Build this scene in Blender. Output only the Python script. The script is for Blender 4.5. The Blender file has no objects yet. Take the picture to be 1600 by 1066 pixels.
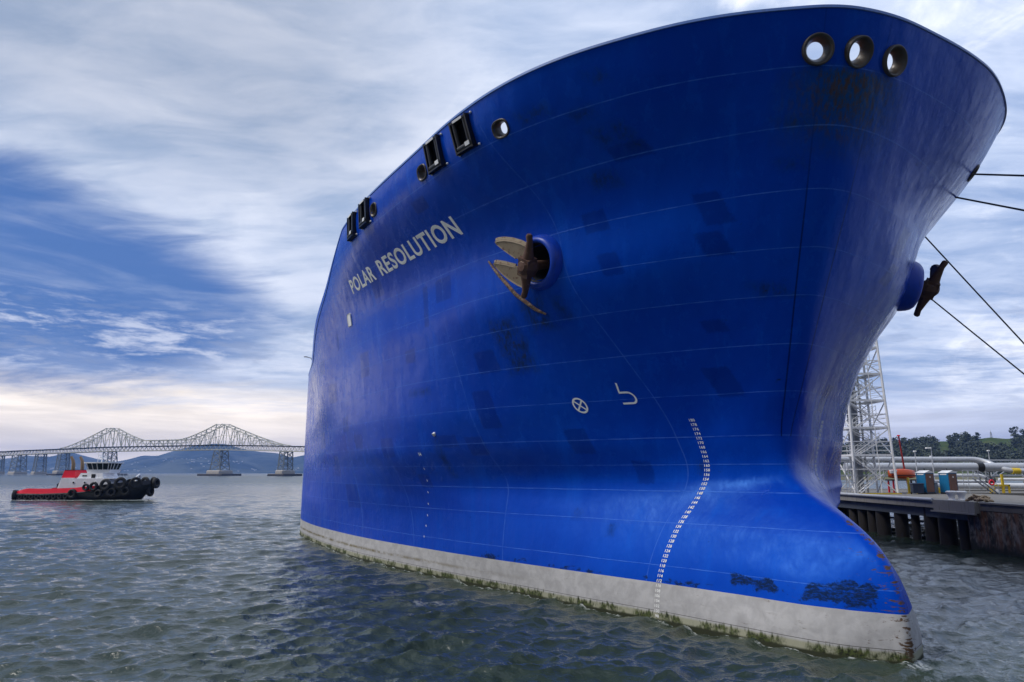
import bpy, bmesh, math, random
import numpy as np
from mathutils import Vector, Matrix, Euler

random.seed(7); RNG = np.random.default_rng(7)
scene = bpy.context.scene
COL = scene.collection
rad = math.radians

# ------------------------------------------------------------------ camera
cam_d = bpy.data.cameras.new("camera"); cam = bpy.data.objects.new("camera", cam_d); COL.objects.link(cam)
cam_d.sensor_width = 36.0; cam_d.lens = 24.0; cam_d.clip_start = 0.2; cam_d.clip_end = 40000
CAM_H = 6.1
cam.location = (0, 0, CAM_H); cam.rotation_euler = (rad(90 + 10.9), 0, 0)
scene.camera = cam

# ------------------------------------------------------------------ exposure
vs = scene.view_settings
vs.view_transform = 'Standard'; vs.look = 'None'; vs.exposure = 0.35; vs.gamma = 1.0; vs.use_curve_mapping = False

# ------------------------------------------------------------------ node helper
class NT:
    def __init__(self, tree): self.t = tree; self.n = tree.nodes; self.l = tree.links
    def _set(self, sock, v):
        if v is None: return
        if isinstance(v, bpy.types.NodeSocket): self.l.new(v, sock)
        else:
            if isinstance(v, (tuple, list)) and sock.type == 'RGBA' and len(v) == 3: v = (*v, 1)
            sock.default_value = v
    def math(self, op, a, b=None, c=None, clamp=False):
        m = self.n.new('ShaderNodeMath'); m.operation = op; m.use_clamp = clamp
        for i, v in enumerate((a, b, c)): self._set(m.inputs[i], v)
        return m.outputs[0]
    def vmath(self, op, a, b=None, scale=None):
        m = self.n.new('ShaderNodeVectorMath'); m.operation = op
        self._set(m.inputs[0], a)
        if b is not None: self._set(m.inputs[1], b)
        if scale is not None: self._set(m.inputs['Scale'], scale)
        return m.outputs[0]
    def mix(self, f, a, b, mode='MIX'):
        m = self.n.new('ShaderNodeMix'); m.data_type = 'RGBA'; m.blend_type = mode
        self._set(m.inputs[0], f); self._set(m.inputs[6], a); self._set(m.inputs[7], b)
        return m.outputs[2]
    def ramp(self, v, lo, hi, a=0.0, b=1.0, smooth=True):
        m = self.n.new('ShaderNodeMapRange'); m.interpolation_type = 'SMOOTHSTEP' if smooth else 'LINEAR'; m.clamp = True
        for i, x in enumerate((v, lo, hi, a, b)): self._set(m.inputs[i], x)
        return m.outputs[0]
    def noise(self, vec, scale=1.0, detail=4.0, rough=0.55, dist=0.0):
        m = self.n.new('ShaderNodeTexNoise'); self._set(m.inputs['Vector'], vec)
        m.inputs['Scale'].default_value = scale; m.inputs['Detail'].default_value = detail
        m.inputs['Roughness'].default_value = rough; m.inputs['Distortion'].default_value = dist
        return m.outputs[0]
    def stretch(self, vec, s): return self.vmath('MULTIPLY', vec, s)
    def sep(self, vec):
        m = self.n.new('ShaderNodeSeparateXYZ'); self._set(m.inputs[0], vec); return m.outputs
    def comb(self, x, y, z):
        m = self.n.new('ShaderNodeCombineXYZ')
        for i, v in enumerate((x, y, z)): self._set(m.inputs[i], v)
        return m.outputs[0]
    def coord(self, kind='Object'): return self.n.new('ShaderNodeTexCoord').outputs[kind]
    def attr(self, name):
        m = self.n.new('ShaderNodeAttribute'); m.attribute_name = name; return m.outputs['Fac']
    def bump(self, h, strength=0.3, dist=0.05, normal=None):
        m = self.n.new('ShaderNodeBump'); self._set(m.inputs['Strength'], strength); m.inputs['Distance'].default_value = dist
        self._set(m.inputs['Height'], h)
        if normal is not None: self._set(m.inputs['Normal'], normal)
        return m.outputs[0]

# ------------------------------------------------------------------ world: overcast sky with a dark blue gap low on the left
SUN_AZ, SUN_EL = -80.0, 53.0            # degrees from the view direction (minus = towards the left), elevation
world = bpy.data.worlds.new("World"); scene.world = world; world.use_nodes = True
W = NT(world.node_tree); W.n.clear()
d = W.coord('Generated'); dx, dy, dz = W.sep(d)
el = W.math('ARCSINE', dz); az = W.math('ARCTAN2', dx, dy)           # radians
h = W.math('ADD', W.math('MAXIMUM', dz, 0.0), 0.13)
P = W.comb(W.math('DIVIDE', dx, h), W.math('DIVIDE', dy, h), 0.0)     # point on the cloud deck
P = W.vmath('ADD', P, W.vmath('SCALE', W.comb(W.noise(P, 0.5, 3), W.noise(W.vmath('ADD', P, (9.2, 3.1, 0)), 0.5, 3), 0.0), scale=0.7))
nBig = W.noise(W.stretch(P, (0.55, 0.9, 1)), 0.8, 5, 0.55, 0.3)
nMid = W.noise(W.stretch(P, (0.8, 1.5, 1)), 1.7, 7, 0.6, 0.4)
nFine = W.noise(W.stretch(P, (1.0, 2.6, 1)), 3.6, 8, 0.62, 0.5)
cl = W.math('ADD', W.math('MULTIPLY', nBig, 0.45), W.math('ADD', W.math('MULTIPLY', nMid, 0.35), W.math('MULTIPLY', nFine, 0.2)))
sky = W.n.new('ShaderNodeTexSky'); sky.sky_type = 'NISHITA'; sky.sun_disc = False
sky.sun_elevation = rad(SUN_EL); sky.sun_rotation = rad(SUN_AZ)
# cloud colours are written for a background strength of 0.1
def K(r, g, b): return (r * 10, g * 10, b * 10)
side = W.ramp(az, -0.35, 0.75)                                        # 0 left .. 1 right
base = W.mix(W.ramp(cl, 0.40, 0.585), W.mix(side, K(.325, .42, .60), K(.265, .37, .60)), W.mix(side, K(.60, .655, .79), K(.61, .69, .87)))
puff = W.noise(W.comb(W.math('MULTIPLY', az, 5.0), W.math('MULTIPLY', el, 9.0), 4.0), 1.0, 8, 0.62, 0.8)
wisp = W.math('MULTIPLY', W.ramp(W.math('ADD', W.math('MULTIPLY', cl, 0.6), W.math('MULTIPLY', puff, 0.4)), 0.50, 0.64), W.ramp(az, -0.2, 0.55, 0.20, 1.0))
base = W.mix(wisp, base, K(1.0, 1.02, 1.08))
# the gap: clear dark blue, streaked
warp = W.math('MULTIPLY_ADD', W.math('SUBTRACT', nMid, 0.5), 0.5, 0.0)
gx = W.math('DIVIDE', W.math('ADD', W.math('ADD', az, 0.82), W.math('MULTIPLY', warp, 0.5)), 0.50)
gy = W.math('DIVIDE', W.math('ADD', W.math('SUBTRACT', el, 0.215), W.math('MULTIPLY', warp, 0.20)), 0.165)
gr = W.math('ADD', W.math('MULTIPLY', gx, gx), W.math('MULTIPLY', gy, gy))
gap = W.ramp(gr, 0.55, 1.15, 1.0, 0.0)
streak = W.ramp(W.noise(W.comb(W.math('MULTIPLY', az, 3.0), W.math('MULTIPLY', el, 26.0), 0.0), 1.0, 6, 0.6, 0.6), 0.46, 0.70)
clear = W.mix(0.85, W.vmath('SCALE', sky.outputs[0], scale=1.0), K(.032, .115, .37))
base = W.mix(W.math('MULTIPLY', gap, W.math('SUBTRACT', 0.97, W.math('MULTIPLY', streak, 0.24))), base, clear)
# pale band under the deck, warm on the left
lowcol = W.mix(side, K(1.12, 1.0, .86), K(.62, .67, .82))
edge = W.math('ADD', el, W.math('MULTIPLY', W.math('SUBTRACT', nMid, 0.5), 0.12))
low = W.ramp(edge, W.math('MULTIPLY_ADD', side, -0.02, 0.075), W.math('MULTIPLY_ADD', side, -0.03, 0.135), 1.0, 0.0)
lowtex = W.ramp(W.noise(W.comb(W.math('MULTIPLY', az, 4.0), W.math('MULTIPLY', el, 40.0), 2.0), 1.0, 5, 0.6, 0.4), 0.3, 0.7, 0.80, 1.12)
base = W.mix(low, base, W.vmath('SCALE', lowcol, scale=lowtex))
fluff = W.noise(W.comb(W.math('MULTIPLY', az, 9.0), W.math('MULTIPLY', el, 40.0), 7.0), 1.0, 9, 0.66, 0.25)
rim = W.math('MULTIPLY', W.ramp(W.math('ABSOLUTE', W.math('SUBTRACT', el, 0.165)), 0.01, 0.075, 1.0, 0.0), W.ramp(az, -0.75, 0.0, 1.0, 0.5))
base = W.mix(W.math('MULTIPLY', rim, W.ramp(fluff, .48, .66, 0.0, .75)), base, K(.74, .77, .87))
base = W.mix(W.math('MULTIPLY', W.math('MULTIPLY', rim, W.ramp(fluff, .47, .38)), .55), base, K(.24, .30, .46))
base = W.vmath('SCALE', base, scale=W.math('SUBTRACT', 1.0, W.math('MULTIPLY', 0.24, W.math('MULTIPLY', W.ramp(el, 0.28, 0.52), W.ramp(az, 0.05, -0.40)))))
# unseen sky behind the camera darkened to cut fill light on the bow
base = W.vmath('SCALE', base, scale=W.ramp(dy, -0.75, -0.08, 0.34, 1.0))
base = W.mix(W.ramp(dz, -0.02, 0.0, 1.0, 0.0), base, K(.09, .12, .15))
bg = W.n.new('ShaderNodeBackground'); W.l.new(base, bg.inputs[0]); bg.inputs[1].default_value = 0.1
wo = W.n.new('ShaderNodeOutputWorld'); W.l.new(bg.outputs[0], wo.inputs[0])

# ------------------------------------------------------------------ sun behind thin cloud
sd = bpy.data.lights.new("sun", 'SUN'); sd.energy = 2.2; sd.angle = rad(28); sd.color = (1.0, 0.95, 0.88)
so = bpy.data.objects.new("sun", sd); COL.objects.link(so)
sv = Vector((math.sin(rad(SUN_AZ)) * math.cos(rad(SUN_EL)), -0.22 * math.cos(rad(SUN_EL)), math.sin(rad(SUN_EL)))).normalized()
so.rotation_euler = sv.to_track_quat('Z', 'Y').to_euler()
sky.sun_rotation = math.atan2(sv.x, sv.y); sky.sun_elevation = math.asin(sv.z)

# ------------------------------------------------------------------ object helpers
def tag(o, label=None, cat=None, group=None, kind=None):
    if label: o['label'] = label
    if cat: o['category'] = cat
    if group: o['group'] = group
    if kind: o['kind'] = kind
    return o
def empty(name, loc, rz=0.0, **kw):
    o = bpy.data.objects.new(name, None); COL.objects.link(o); o.location = loc; o.rotation_euler = (0, 0, rz)
    o.empty_display_size = 0.2
    return tag(o, **kw)
def link_mesh(name, me, mat, parent=None, smooth=False, **kw):
    o = bpy.data.objects.new(name, me); COL.objects.link(o)
    if mat is not None: me.materials.append(mat)
    if parent is not None: o.parent = parent
    if smooth: me.polygons.foreach_set('use_smooth', [True] * len(me.polygons))
    return tag(o, **kw)
def copy_tree(o, parent=None):
    c = o.copy(); COL.objects.link(c); c.parent = parent
    for ch in list(o.children): copy_tree(ch, c)
    return c

def basis(d, up=None):
    d = Vector(d).normalized(); u = Vector(up) if up is not None else (Vector((0, 0, 1)) if abs(d.z) < 0.95 else Vector((1, 0, 0)))
    a = u.cross(d)
    if a.length < 1e-5: a = Vector((1, 0, 0)).cross(d)
    a.normalize(); b = d.cross(a).normalized()
    return a, b, d

class MB:
    """collects shapes and links them as one mesh"""
    def __init__(self): self.v = []; self.f = []; self.sm = []
    def add(self, vs, fs, smooth=False):
        o = len(self.v); self.v += [tuple(x) for x in vs]; self.f += [tuple(i + o for i in f) for f in fs]; self.sm += [smooth] * len(fs); return self
    def box(self, c, s, rz=0.0, R=None):
        if R is None: R = Matrix.Rotation(rz, 3, 'Z')
        c = Vector(c); vs = []
        for z in (-.5, .5):
            for x, y in ((-.5, -.5), (.5, -.5), (.5, .5), (-.5, .5)): vs.append(c + R @ Vector((x * s[0], y * s[1], z * s[2])))
        return self.add(vs, [(3, 2, 1, 0), (4, 5, 6, 7), (0, 1, 5, 4), (1, 2, 6, 5), (2, 3, 7, 6), (3, 0, 4, 7)])
    def bbox(self, c, s, bev, rz=0.0, R=None):
        """box with its vertical edges chamfered and top edges chamfered"""
        if R is None: R = Matrix.Rotation(rz, 3, 'Z')
        c = Vector(c); x, y, z = s[0] / 2, s[1] / 2, s[2] / 2; b = bev
        ring = lambda k: [(x - k, -y + b + k * 0), (x - k, y - b), (x - b, y - k), (-x + b, y - k), (-x + k, y - b), (-x + k, -y + b), (-x + b, -y + k), (x - b, -y + k)]
        L = [(0, -z), (0, z - b), (b * .9, z)]
        vs = []
        for k, zz in L: vs += [c + R @ Vector((px, py, zz)) for px, py in ring(k)]
        fs = [tuple(range(7, -1, -1)), tuple(range(16, 24))]
        for r in (0, 8):
            for i in range(8): j = (i + 1) % 8; fs.append((r + i, r + j, r + 8 + j, r + 8 + i))
        return self.add(vs, fs)
    def bar(self, p, q, w, h=None, up=None):
        p = Vector(p); q = Vector(q); h = h or w
        if (q - p).length < 1e-6: return self
        a, b, d = basis(q - p, up); vs = []
        for e in (p, q):
            for x, y in ((-.5, -.5), (.5, -.5), (.5, .5), (-.5, .5)): vs.append(e + a * (x * w) + b * (y * h))
        return self.add(vs, [(3, 2, 1, 0), (4, 5, 6, 7), (0, 1, 5, 4), (1, 2, 6, 5), (2, 3, 7, 6), (3, 0, 4, 7)])
    def tube(self, pts, r, n=8, cap=True):
        pts = [Vector(p) for p in pts]; rs = r if isinstance(r, (list, tuple)) else [r] * len(pts)
        vs = []; fs = []; a = None
        for i, p in enumerate(pts):
            t = (pts[min(i + 1, len(pts) - 1)] - pts[max(i - 1, 0)]).normalized()
            if a is None: a, b, _ = basis(t)
            else:
                a = (a - t * a.dot(t)).normalized(); b = t.cross(a)
            for k in range(n):
                w = 2 * math.pi * k / n; vs.append(p + (a * math.cos(w) + b * math.sin(w)) * rs[i])
        for i in range(len(pts) - 1):
            for k in range(n): j = (k + 1) % n; fs.append((i * n + k, i * n + j, (i + 1) * n + j, (i + 1) * n + k))
        self.add(vs, fs, True)
        if cap: self.add(vs[:n], [tuple(range(n - 1, -1, -1))]); self.add(vs[-n:], [tuple(range(n))])
        return self
    def lathe(self, c, axis, prof, n=24, up=None, sx=1.0, sy=1.0, power=2.0, smooth=True):
        """prof: list of (radius, distance along axis); superellipse section"""
        a, b, d = basis(axis, up); c = Vector(c); vs = []; fs = []
        for r, t in prof:
            for k in range(n):
                w = 2 * math.pi * k / n; cx, cy = math.cos(w), math.sin(w)
                if power != 2.0: cx = math.copysign(abs(cx) ** (2 / power), cx); cy = math.copysign(abs(cy) ** (2 / power), cy)
                vs.append(c + a * (cx * r * sx) + b * (cy * r * sy) + d * t)
        for i in range(len(prof) - 1):
            for k in range(n): j = (k + 1) % n; fs.append((i * n + k, i * n + j, (i + 1) * n + j, (i + 1) * n + k))
        return self.add(vs, fs, smooth)
    def prism(self, poly, origin, ax, ay, az, t):
        """polygon in the (ax, ay) plane, thickness t along az"""
        o = Vector(origin); ax, ay, az = Vector(ax), Vector(ay), Vector(az); n = len(poly)
        vs = [o + ax * x + ay * y - az * (t / 2) for x, y in poly] + [o + ax * x + ay * y + az * (t / 2) for x, y in poly]
        fs = [tuple(range(n - 1, -1, -1)), tuple(range(n, 2 * n))] + [(i, (i + 1) % n, n + (i + 1) % n, n + i) for i in range(n)]
        return self.add(vs, fs)
    def build(self, name, mat, parent=None, fix=True, **kw):
        me = bpy.data.meshes.new(name); me.from_pydata(self.v, [], self.f)
        me.polygons.foreach_set('use_smooth', self.sm); me.update()
        if fix:
            bm = bmesh.new(); bm.from_mesh(me); bmesh.ops.recalc_face_normals(bm, faces=bm.faces); bm.to_mesh(me); bm.free()
        return link_mesh(name, me, mat, parent, **kw)

# ------------------------------------------------------------------ materials
def mat_new(name):
    m = bpy.data.materials.new(name); m.use_nodes = True; t = NT(m.node_tree)
    b = next(n for n in t.n if n.type == 'BSDF_PRINCIPLED'); return m, t, b
def paint(name, col, rough=0.45, metal=0.0, dirt=0.25, dirtcol=(.08, .06, .045), scale=1.2, grain=0.15, streak=True):
    """painted or bare surface with blotches, streaky dirt and slight relief"""
    m, t, b = mat_new(name); c = t.coord('Object')
    n1 = t.noise(c, scale, 6, 0.6, 0.3); n2 = t.noise(t.stretch(c, (2.5, 2.5, 0.35) if streak else (1, 1, 1)), scale * 2.2, 6, 0.65)
    lo = tuple(x * (1 - grain) for x in col); hi = tuple(min(1, x * (1 + grain)) for x in col)
    k = t.mix(n1, lo, hi)
    k = t.mix(t.math('MULTIPLY', t.ramp(n2, 0.5, 0.72), dirt), k, dirtcol)
    t._set(b.inputs['Base Color'], k); t._set(b.inputs['Roughness'], t.ramp(n1, 0.3, 0.7, rough * 0.8, min(1, rough * 1.25))); b.inputs['Metallic'].default_value = metal
    t._set(b.inputs['Normal'], t.bump(t.noise(c, scale * 8, 4), 0.12, 0.02))
    return m
M = {}
M['white'] = paint('white_paint', (.80, .81, .82), .45, dirt=.35, dirtcol=(.30, .25, .2))
M['galv'] = paint('galvanised_steel', (.55, .57, .60), .45, .3, dirt=.3, dirtcol=(.2, .17, .14))
M['red'] = paint('red_paint', (.80, .008, .03), .35, dirt=.15)
M['black'] = paint('black_rubber', (.012, .012, .013), .7, dirt=.25, dirtcol=(.05, .045, .04))
M['blackp'] = paint('black_paint', (.01, .01, .012), .35, dirt=.15)
M['dark'] = paint('dark_steel', (.03, .035, .045), .5, dirt=.4, dirtcol=(.07, .035, .02))
M['glass'] = paint('dark_glass', (.012, .02, .025), .08, dirt=0.0, grain=.3)
M['tan'] = paint('tan_paint', (.30, .20, .11), .5, dirt=.5, dirtcol=(.06, .04, .03))
M['yellow'] = paint('yellow_paint', (.72, .50, .02), .45, dirt=.4)
M['orange'] = paint('orange_shell', (.75, .11, .02), .4, dirt=.3)
M['brightblue'] = paint('blue_plastic', (.01, .17, .36), .45, dirt=.25)
M['door'] = paint('brown_plastic', (.17, .085, .06), .5, dirt=.35)
M['grey'] = paint('grey_paint', (.33, .35, .37), .5, dirt=.35)
M['rope'] = paint('rope_fibre', (.05, .06, .07), .8, dirt=.3)
M['oldrope'] = paint('old_rope', (.42, .32, .21), .9, dirt=.4)
M['concrete'] = paint('concrete', (.30, .29, .27), .85, dirt=.5, dirtcol=(.10, .09, .075), scale=.8)
M['deck'] = paint('worn_deck', (.17, .16, .145), .85, dirt=.45, dirtcol=(.07, .06, .05), scale=.5, streak=False)
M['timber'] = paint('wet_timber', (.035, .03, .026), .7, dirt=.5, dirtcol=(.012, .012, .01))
M['beam'] = paint('wharf_beam', (.07, .085, .11), .6, dirt=.45, dirtcol=(.03, .025, .02))
M['bridge'] = paint('bridge_steel', (.50, .50, .43), .6, dirt=.2, scale=.05)
M['bridgeleg'] = paint('bridge_leg_steel', (.22, .25, .27), .6, dirt=.2, scale=.05)
M['footing'] = paint('pier_concrete', (.45, .42, .38), .85, dirt=.4, dirtcol=(.2, .17, .14), scale=.08)
M['lettering'] = paint('white_lettering', (.93, .93, .88), .5, dirt=.3, dirtcol=(.45, .42, .25), scale=1.0)
M['letter_in'] = paint('grey_lettering', (.84, .85, .84), .5, dirt=.2, dirtcol=(.45, .42, .26), scale=1.0)
M['liner'] = paint('fairlead_casting', (.075, .068, .062), .4, .3, dirt=.75, dirtcol=(.12, .06, .03), scale=2.5)
M['seawall'] = None
# rust: mottled browns, as on the anchors
m, t, b = mat_new('rusty_iron'); c = t.coord('Object')
n1 = t.noise(c, 3.0, 8, .65, .5); n2 = t.noise(c, 9.0, 6, .7)
k = t.mix(t.ramp(n1, .35, .65), (.045, .026, .020), (.24, .12, .07)); k = t.mix(t.math('MULTIPLY', t.ramp(n2, .46, .66), .8), k, (.40, .33, .23))
t._set(b.inputs['Base Color'], k); b.inputs['Roughness'].default_value = .75
t._set(b.inputs['Normal'], t.bump(n2, .5, .03)); M['rust'] = m
m, t, b = mat_new('weathered_fluke_steel'); c = t.coord('Object'); n1 = t.noise(c, 1.6, 6, .6, .3); n2 = t.noise(c, 5.0, 6, .65)
k = t.mix(n1, (.24, .175, .115), (.40, .33, .235)); k = t.mix(t.ramp(n2, .54, .68), k, (.15, .075, .045)); t._set(b.inputs['Base Color'], k); b.inputs['Roughness'].default_value = .7; t._set(b.inputs['Normal'], t.bump(n2, .25, .02)); M['fluke'] = m
m, t, b = mat_new('dark_rusty_casting'); c = t.coord('Object'); n1 = t.noise(c, 1.8, 6, .6, .3); n2 = t.noise(c, 5.0, 6, .65)
k = t.mix(n1, (.045, .022, .016), (.15, .070, .045)); k = t.mix(t.ramp(n2, .58, .70), k, (.22, .15, .10)); t._set(b.inputs['Base Color'], k); b.inputs['Roughness'].default_value = .65; t._set(b.inputs['Normal'], t.bump(n2, .25, .02)); M['casting'] = m
m, t, b = mat_new('stained_sheet_wall'); c = t.coord('Object'); x, y, z = t.sep(c)
n1 = t.noise(t.stretch(c, (1, 1, .6)), 1.6, 9, .7, .2); n2 = t.noise(t.stretch(c, (1.6, 1.6, .35)), 1.0, 9, .72, .2)
k = t.mix(t.ramp(n1, .40, .62), (.03, .026, .022), (.33, .29, .24)); k = t.mix(t.math('MULTIPLY', t.ramp(n2, .44, .60), .75), k, (.22, .085, .035))
k = t.mix(t.ramp(t.math('ADD', z, t.math('MULTIPLY', n1, .9)), 1.4, .6), k, (.02, .022, .018))
t._set(b.inputs['Base Color'], k); b.inputs['Roughness'].default_value = .8; t._set(b.inputs['Normal'], t.bump(n1, .6, .12)); M['seawall'] = m

# ------------------------------------------------------------------ hull lines
# ---- hull lines: for each height above the water, port half-breadths (s aft of the marks, y) ----
AFT=[(47,22.75),(56,23.1),(230,23.1)]
LEV=[
(-4.0,-7.6,[(-7.2,.62),(-6.5,1.45),(-5.0,2.6),(-3.2,3.55),(0.2,5.15),(4,7.3),(8.2,9.4),(12.6,11.7),(16.3,13.5),(20,15.2),(25.5,17.5),(31.6,19.4),(39,21.3)]),
(0.0,-7.78,[(-7.5,.5),(-6.8,1.4),(-5.2,2.5),(-3.7,3.25),(0.2,5.15),(4,7.3),(8.2,9.4),(12.6,11.7),(16.3,13.5),(20,15.2),(25.5,17.5),(31.6,19.4),(39,21.3)]),
(0.7,-7.82,[(-7.5,.5),(-6.8,1.4),(-5.2,2.48),(-3.7,3.2),(0.2,5.13),(4,7.3),(8.2,9.45),(12.6,11.75),(16.3,13.5),(20,15.2),(25.5,17.45),(31.6,19.4),(39,21.35)]),
(1.5,-7.72,[(-7.4,.48),(-6.5,1.4),(-5.2,2.3),(-3.7,2.95),(0.2,5.02),(4,7.2),(8.2,9.5),(12.6,11.8),(16.3,13.5),(20,15.2),(24.7,17.1),(31.6,19.4),(39,21.4)]),
(2.4,-7.45,[(-7.1,.48),(-6.2,1.3),(-4.5,2.35),(-2.2,3.45),(0.2,4.74),(4,6.95),(8.2,9.45),(12.6,11.8),(16.3,13.55),(20,15.2),(24.7,17.1),(31.6,19.45),(39,21.45)]),
(3.4,-6.85,[(-6.4,.5),(-5.2,1.3),(-3.8,2.05),(-2,3.0),(0.2,4.24),(4,6.55),(8.2,9.3),(12.6,11.85),(16.3,13.65),(20,15.3),(24.7,17.2),(31.6,19.5),(39,21.5)]),
(4.4,-5.25,[(-4.8,.5),(-3.6,1.25),(-1.9,2.2),(0.2,3.5),(4,6.0),(8.2,9.1),(12.6,11.95),(16.3,13.9),(20,15.6),(24.7,17.4),(31.6,19.6),(39,21.4)]),
(5.3,-3.1,[(-2.8,.42),(-1.6,1.45),(0.2,2.82),(2,4.1),(4,5.6),(8.2,8.95),(12.6,12.1),(16.3,14.3),(20,15.9),(24.7,17.6),(31.6,19.7),(39,21.35)]),
(5.95,-2.2,[(-1.9,.55),(-1,1.5),(0.2,2.5),(2,4.0),(4,5.6),(8.2,9.1),(12.6,12.4),(16.3,14.6),(20,16.2),(24.7,17.75),(31.6,19.75),(39,21.35)]),
(6.6,-1.97,[(-1.7,.65),(-.8,1.65),(0.2,2.48),(2,4.2),(4,6.0),(8.2,9.6),(12.6,12.8),(16.3,15.0),(20,16.4),(24.7,17.9),(31.6,19.8),(39,21.35)]),
(7.64,-2.1,[(-1.8,.8),(-.9,1.9),(0.2,2.78),(2,4.8),(4,6.7),(8.2,10.3),(12.6,13.4),(16.3,15.4),(20,16.8),(24.7,18.2),(31.6,20),(39,21.35)]),
(9.45,-2.85,[(-2.55,.8),(-1.6,1.8),(0.2,3.7),(2,5.7),(4,7.7),(8,11.0),(12.6,14.0),(16.5,15.8),(20,17.1),(25,18.6),(32,20.2),(39,21.35)]),
(11.32,-3.7,[(-3.5,.6),(-2.6,2.0),(-1.8,3.0),(1,5.95),(2.6,7.5),(6.8,10.7),(12,13.9),(17,16.1),(20,17.2),(25,18.75),(32,20.6),(39,21.5)]),
(13.18,-4.5,[(-4.3,.7),(-3.6,1.95),(-1.8,4.25),(-.2,6.2),(1.5,7.8),(3.3,9.3),(6.3,11.3),(12.7,14.5),(17,16.3),(20,17.4),(25,18.9),(32,20.9),(39,21.5)]),
(14.9,-5.25,[(-5.1,.7),(-4.2,2.5),(-3.2,4.3),(-1.3,6.7),(1.1,8.9),(4.7,11.2),(6.7,12.3),(12.5,14.7),(17,16.5),(20,17.6),(25,19.0),(32,21.0),(39,22.0)]),
(17.02,-6.2,[(-6.05,.75),(-5.2,2.3),(-4.3,3.5),(-3.2,4.8),(-1.5,6.5),(0,7.9),(2.2,9.5),(5.7,11.5),(9,13.1),(13,14.9),(17.6,16.8),(21,18.0),(25,19.3),(32,21.3),(39,22.1)]),
(19.22,-7.1,[(-6.95,.95),(-6.2,2.6),(-4.7,4.7),(-3,6.8),(-1,8.6),(1.1,10.2),(5.8,12.9),(13,15.9),(18,17.8),(25,19.9),(32,21.65),(39,22.2)]),
(21.26,-7.95,[(-7.75,1.4),(-6.8,3.7),(-6.2,4.9),(-5,6.8),(-2.8,9.3),(-1.4,10.6),(1,12.4),(6.8,15.2),(10.2,16.5),(16.2,18.5),(25,20.3),(32,21.3),(39,22.0)]),
(23.1,-8.75,[(-8.55,1.5),(-8.2,2.5),(-7.4,4.5),(-6.4,6.3),(-5.2,7.9),(-3.8,9.55),(-2.1,11.1),(.2,12.6),(3,13.9),(6.9,15.3),(11.7,17.0),(15.5,18.2),(19.8,19.25),(27,20.6),(36,21.8)]),
]
def pchip(x,y,xq):
    x=np.asarray(x,float);y=np.asarray(y,float);h=np.diff(x)
    d=np.diff(y,axis=0)/(h if y.ndim==1 else h[:,None])
    hh=h if y.ndim==1 else h[:,None]
    m=np.zeros_like(y)
    w1=2*hh[1:]+hh[:-1];w2=hh[1:]+2*hh[:-1]
    with np.errstate(divide='ignore',invalid='ignore'):
        mm=(w1+w2)/(w1/d[:-1]+w2/d[1:])
    m[1:-1]=np.where(d[:-1]*d[1:]>0,mm,0)
    m[0]=d[0];m[-1]=d[-1]
    xq=np.asarray(xq,float)
    i=np.clip(np.searchsorted(x,xq)-1,0,len(x)-2)
    t=(xq-x[i])/h[i];H=h[i]
    if y.ndim>1: t=t[...,None];H=H[...,None]
    return ((1+2*t)*(1-t)**2)*y[i]+t*(1-t)**2*H*m[i]+t*t*(3-2*t)*y[i+1]+t*t*(t-1)*H*m[i+1]
TG=np.concatenate([np.linspace(0,7.2,500),np.linspace(7.2,15.5,120)[1:]])
LZ=np.array([l[0] for l in LEV]);LS=np.array([l[1] for l in LEV])
def smooth(a,n):
    for _ in range(n):
        b=a.copy();b[1:-1]=.25*a[:-2]+.5*a[1:-1]+.25*a[2:];a=b
    return a
LY=[]
for z,s0,pts in LEV:
    pts=[p for p in pts]+AFT
    t=[0]+[np.sqrt(p[0]-s0) for p in pts];y=[0]+[p[1] for p in pts]
    Y=pchip(t,y,TG); Y=np.concatenate([smooth(np.concatenate([-Y[:500][::-1][:-1],Y[:500]]),120)[499:],Y[500:]])
    LY.append(np.maximum(Y,0))
LY=np.array(LY)
ZF=np.linspace(-4,23.1,272)           # fine z table, smoothed
S0F=smooth(pchip(LZ,LS,ZF),12)
YF=smooth(pchip(LZ,LY,ZF),14)
_w=np.clip((ZF-8.0)/3.0,0,1);_w=(_w*_w*(3-2*_w))[:,None]
YF=YF*(1-_w)+smooth(YF,220)*_w
# the starboard bow is read a little fuller than the port one
ST=1.0
GZ=[-4,3.4,4.4,5.3,6,6.6,7.64,8.4,9.45,11.3,13.2,14.9,17,19.2,21.3,23.1]
GN=[1,1,1.1,1.2,1.2,1.2,1.18,1.14,1.08,1.08,1.15,1.2,1.28,1.3,1.33,1.36]
GF=[1,1,1.15,1.18,1.14,1.1,1.05,1.02,1.01,1.0,1.0,1.07,1.13,1.15,1.13,1.11]
def stb_gain(z,d):   # d = distance aft of stem
    n=np.interp(z,GZ,GN);f=np.interp(z,GZ,GF)
    g=n+(f-n)*np.clip((d-2)/8,0,1)
    return 1+(g-1)*np.clip((36-d)/24,0,1)
def hull_y(s,z,side=1):
    s=np.asarray(s,float);z=np.asarray(z,float)
    s,z=np.broadcast_arrays(s,z)
    fz=np.clip((z+4)/27.1*271,0,270.999);i=fz.astype(int);f=fz-i
    s0=S0F[i]*(1-f)+S0F[i+1]*f
    d=np.maximum(s-s0,0);t=np.sqrt(d)
    k=np.clip(np.searchsorted(TG,t)-1,0,len(TG)-2);u=(t-TG[k])/(TG[k+1]-TG[k])
    y=(YF[i,k]*(1-f)+YF[i+1,k]*f)*(1-u)+(YF[i,k+1]*(1-f)+YF[i+1,k+1]*f)*u
    if side<0: y=-y*stb_gain(z,d)
    return y
def stem_s(z): return np.interp(z,ZF,S0F)
def ztop(s): return np.interp(s,[19.8,36],[23.1,16.0])
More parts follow.
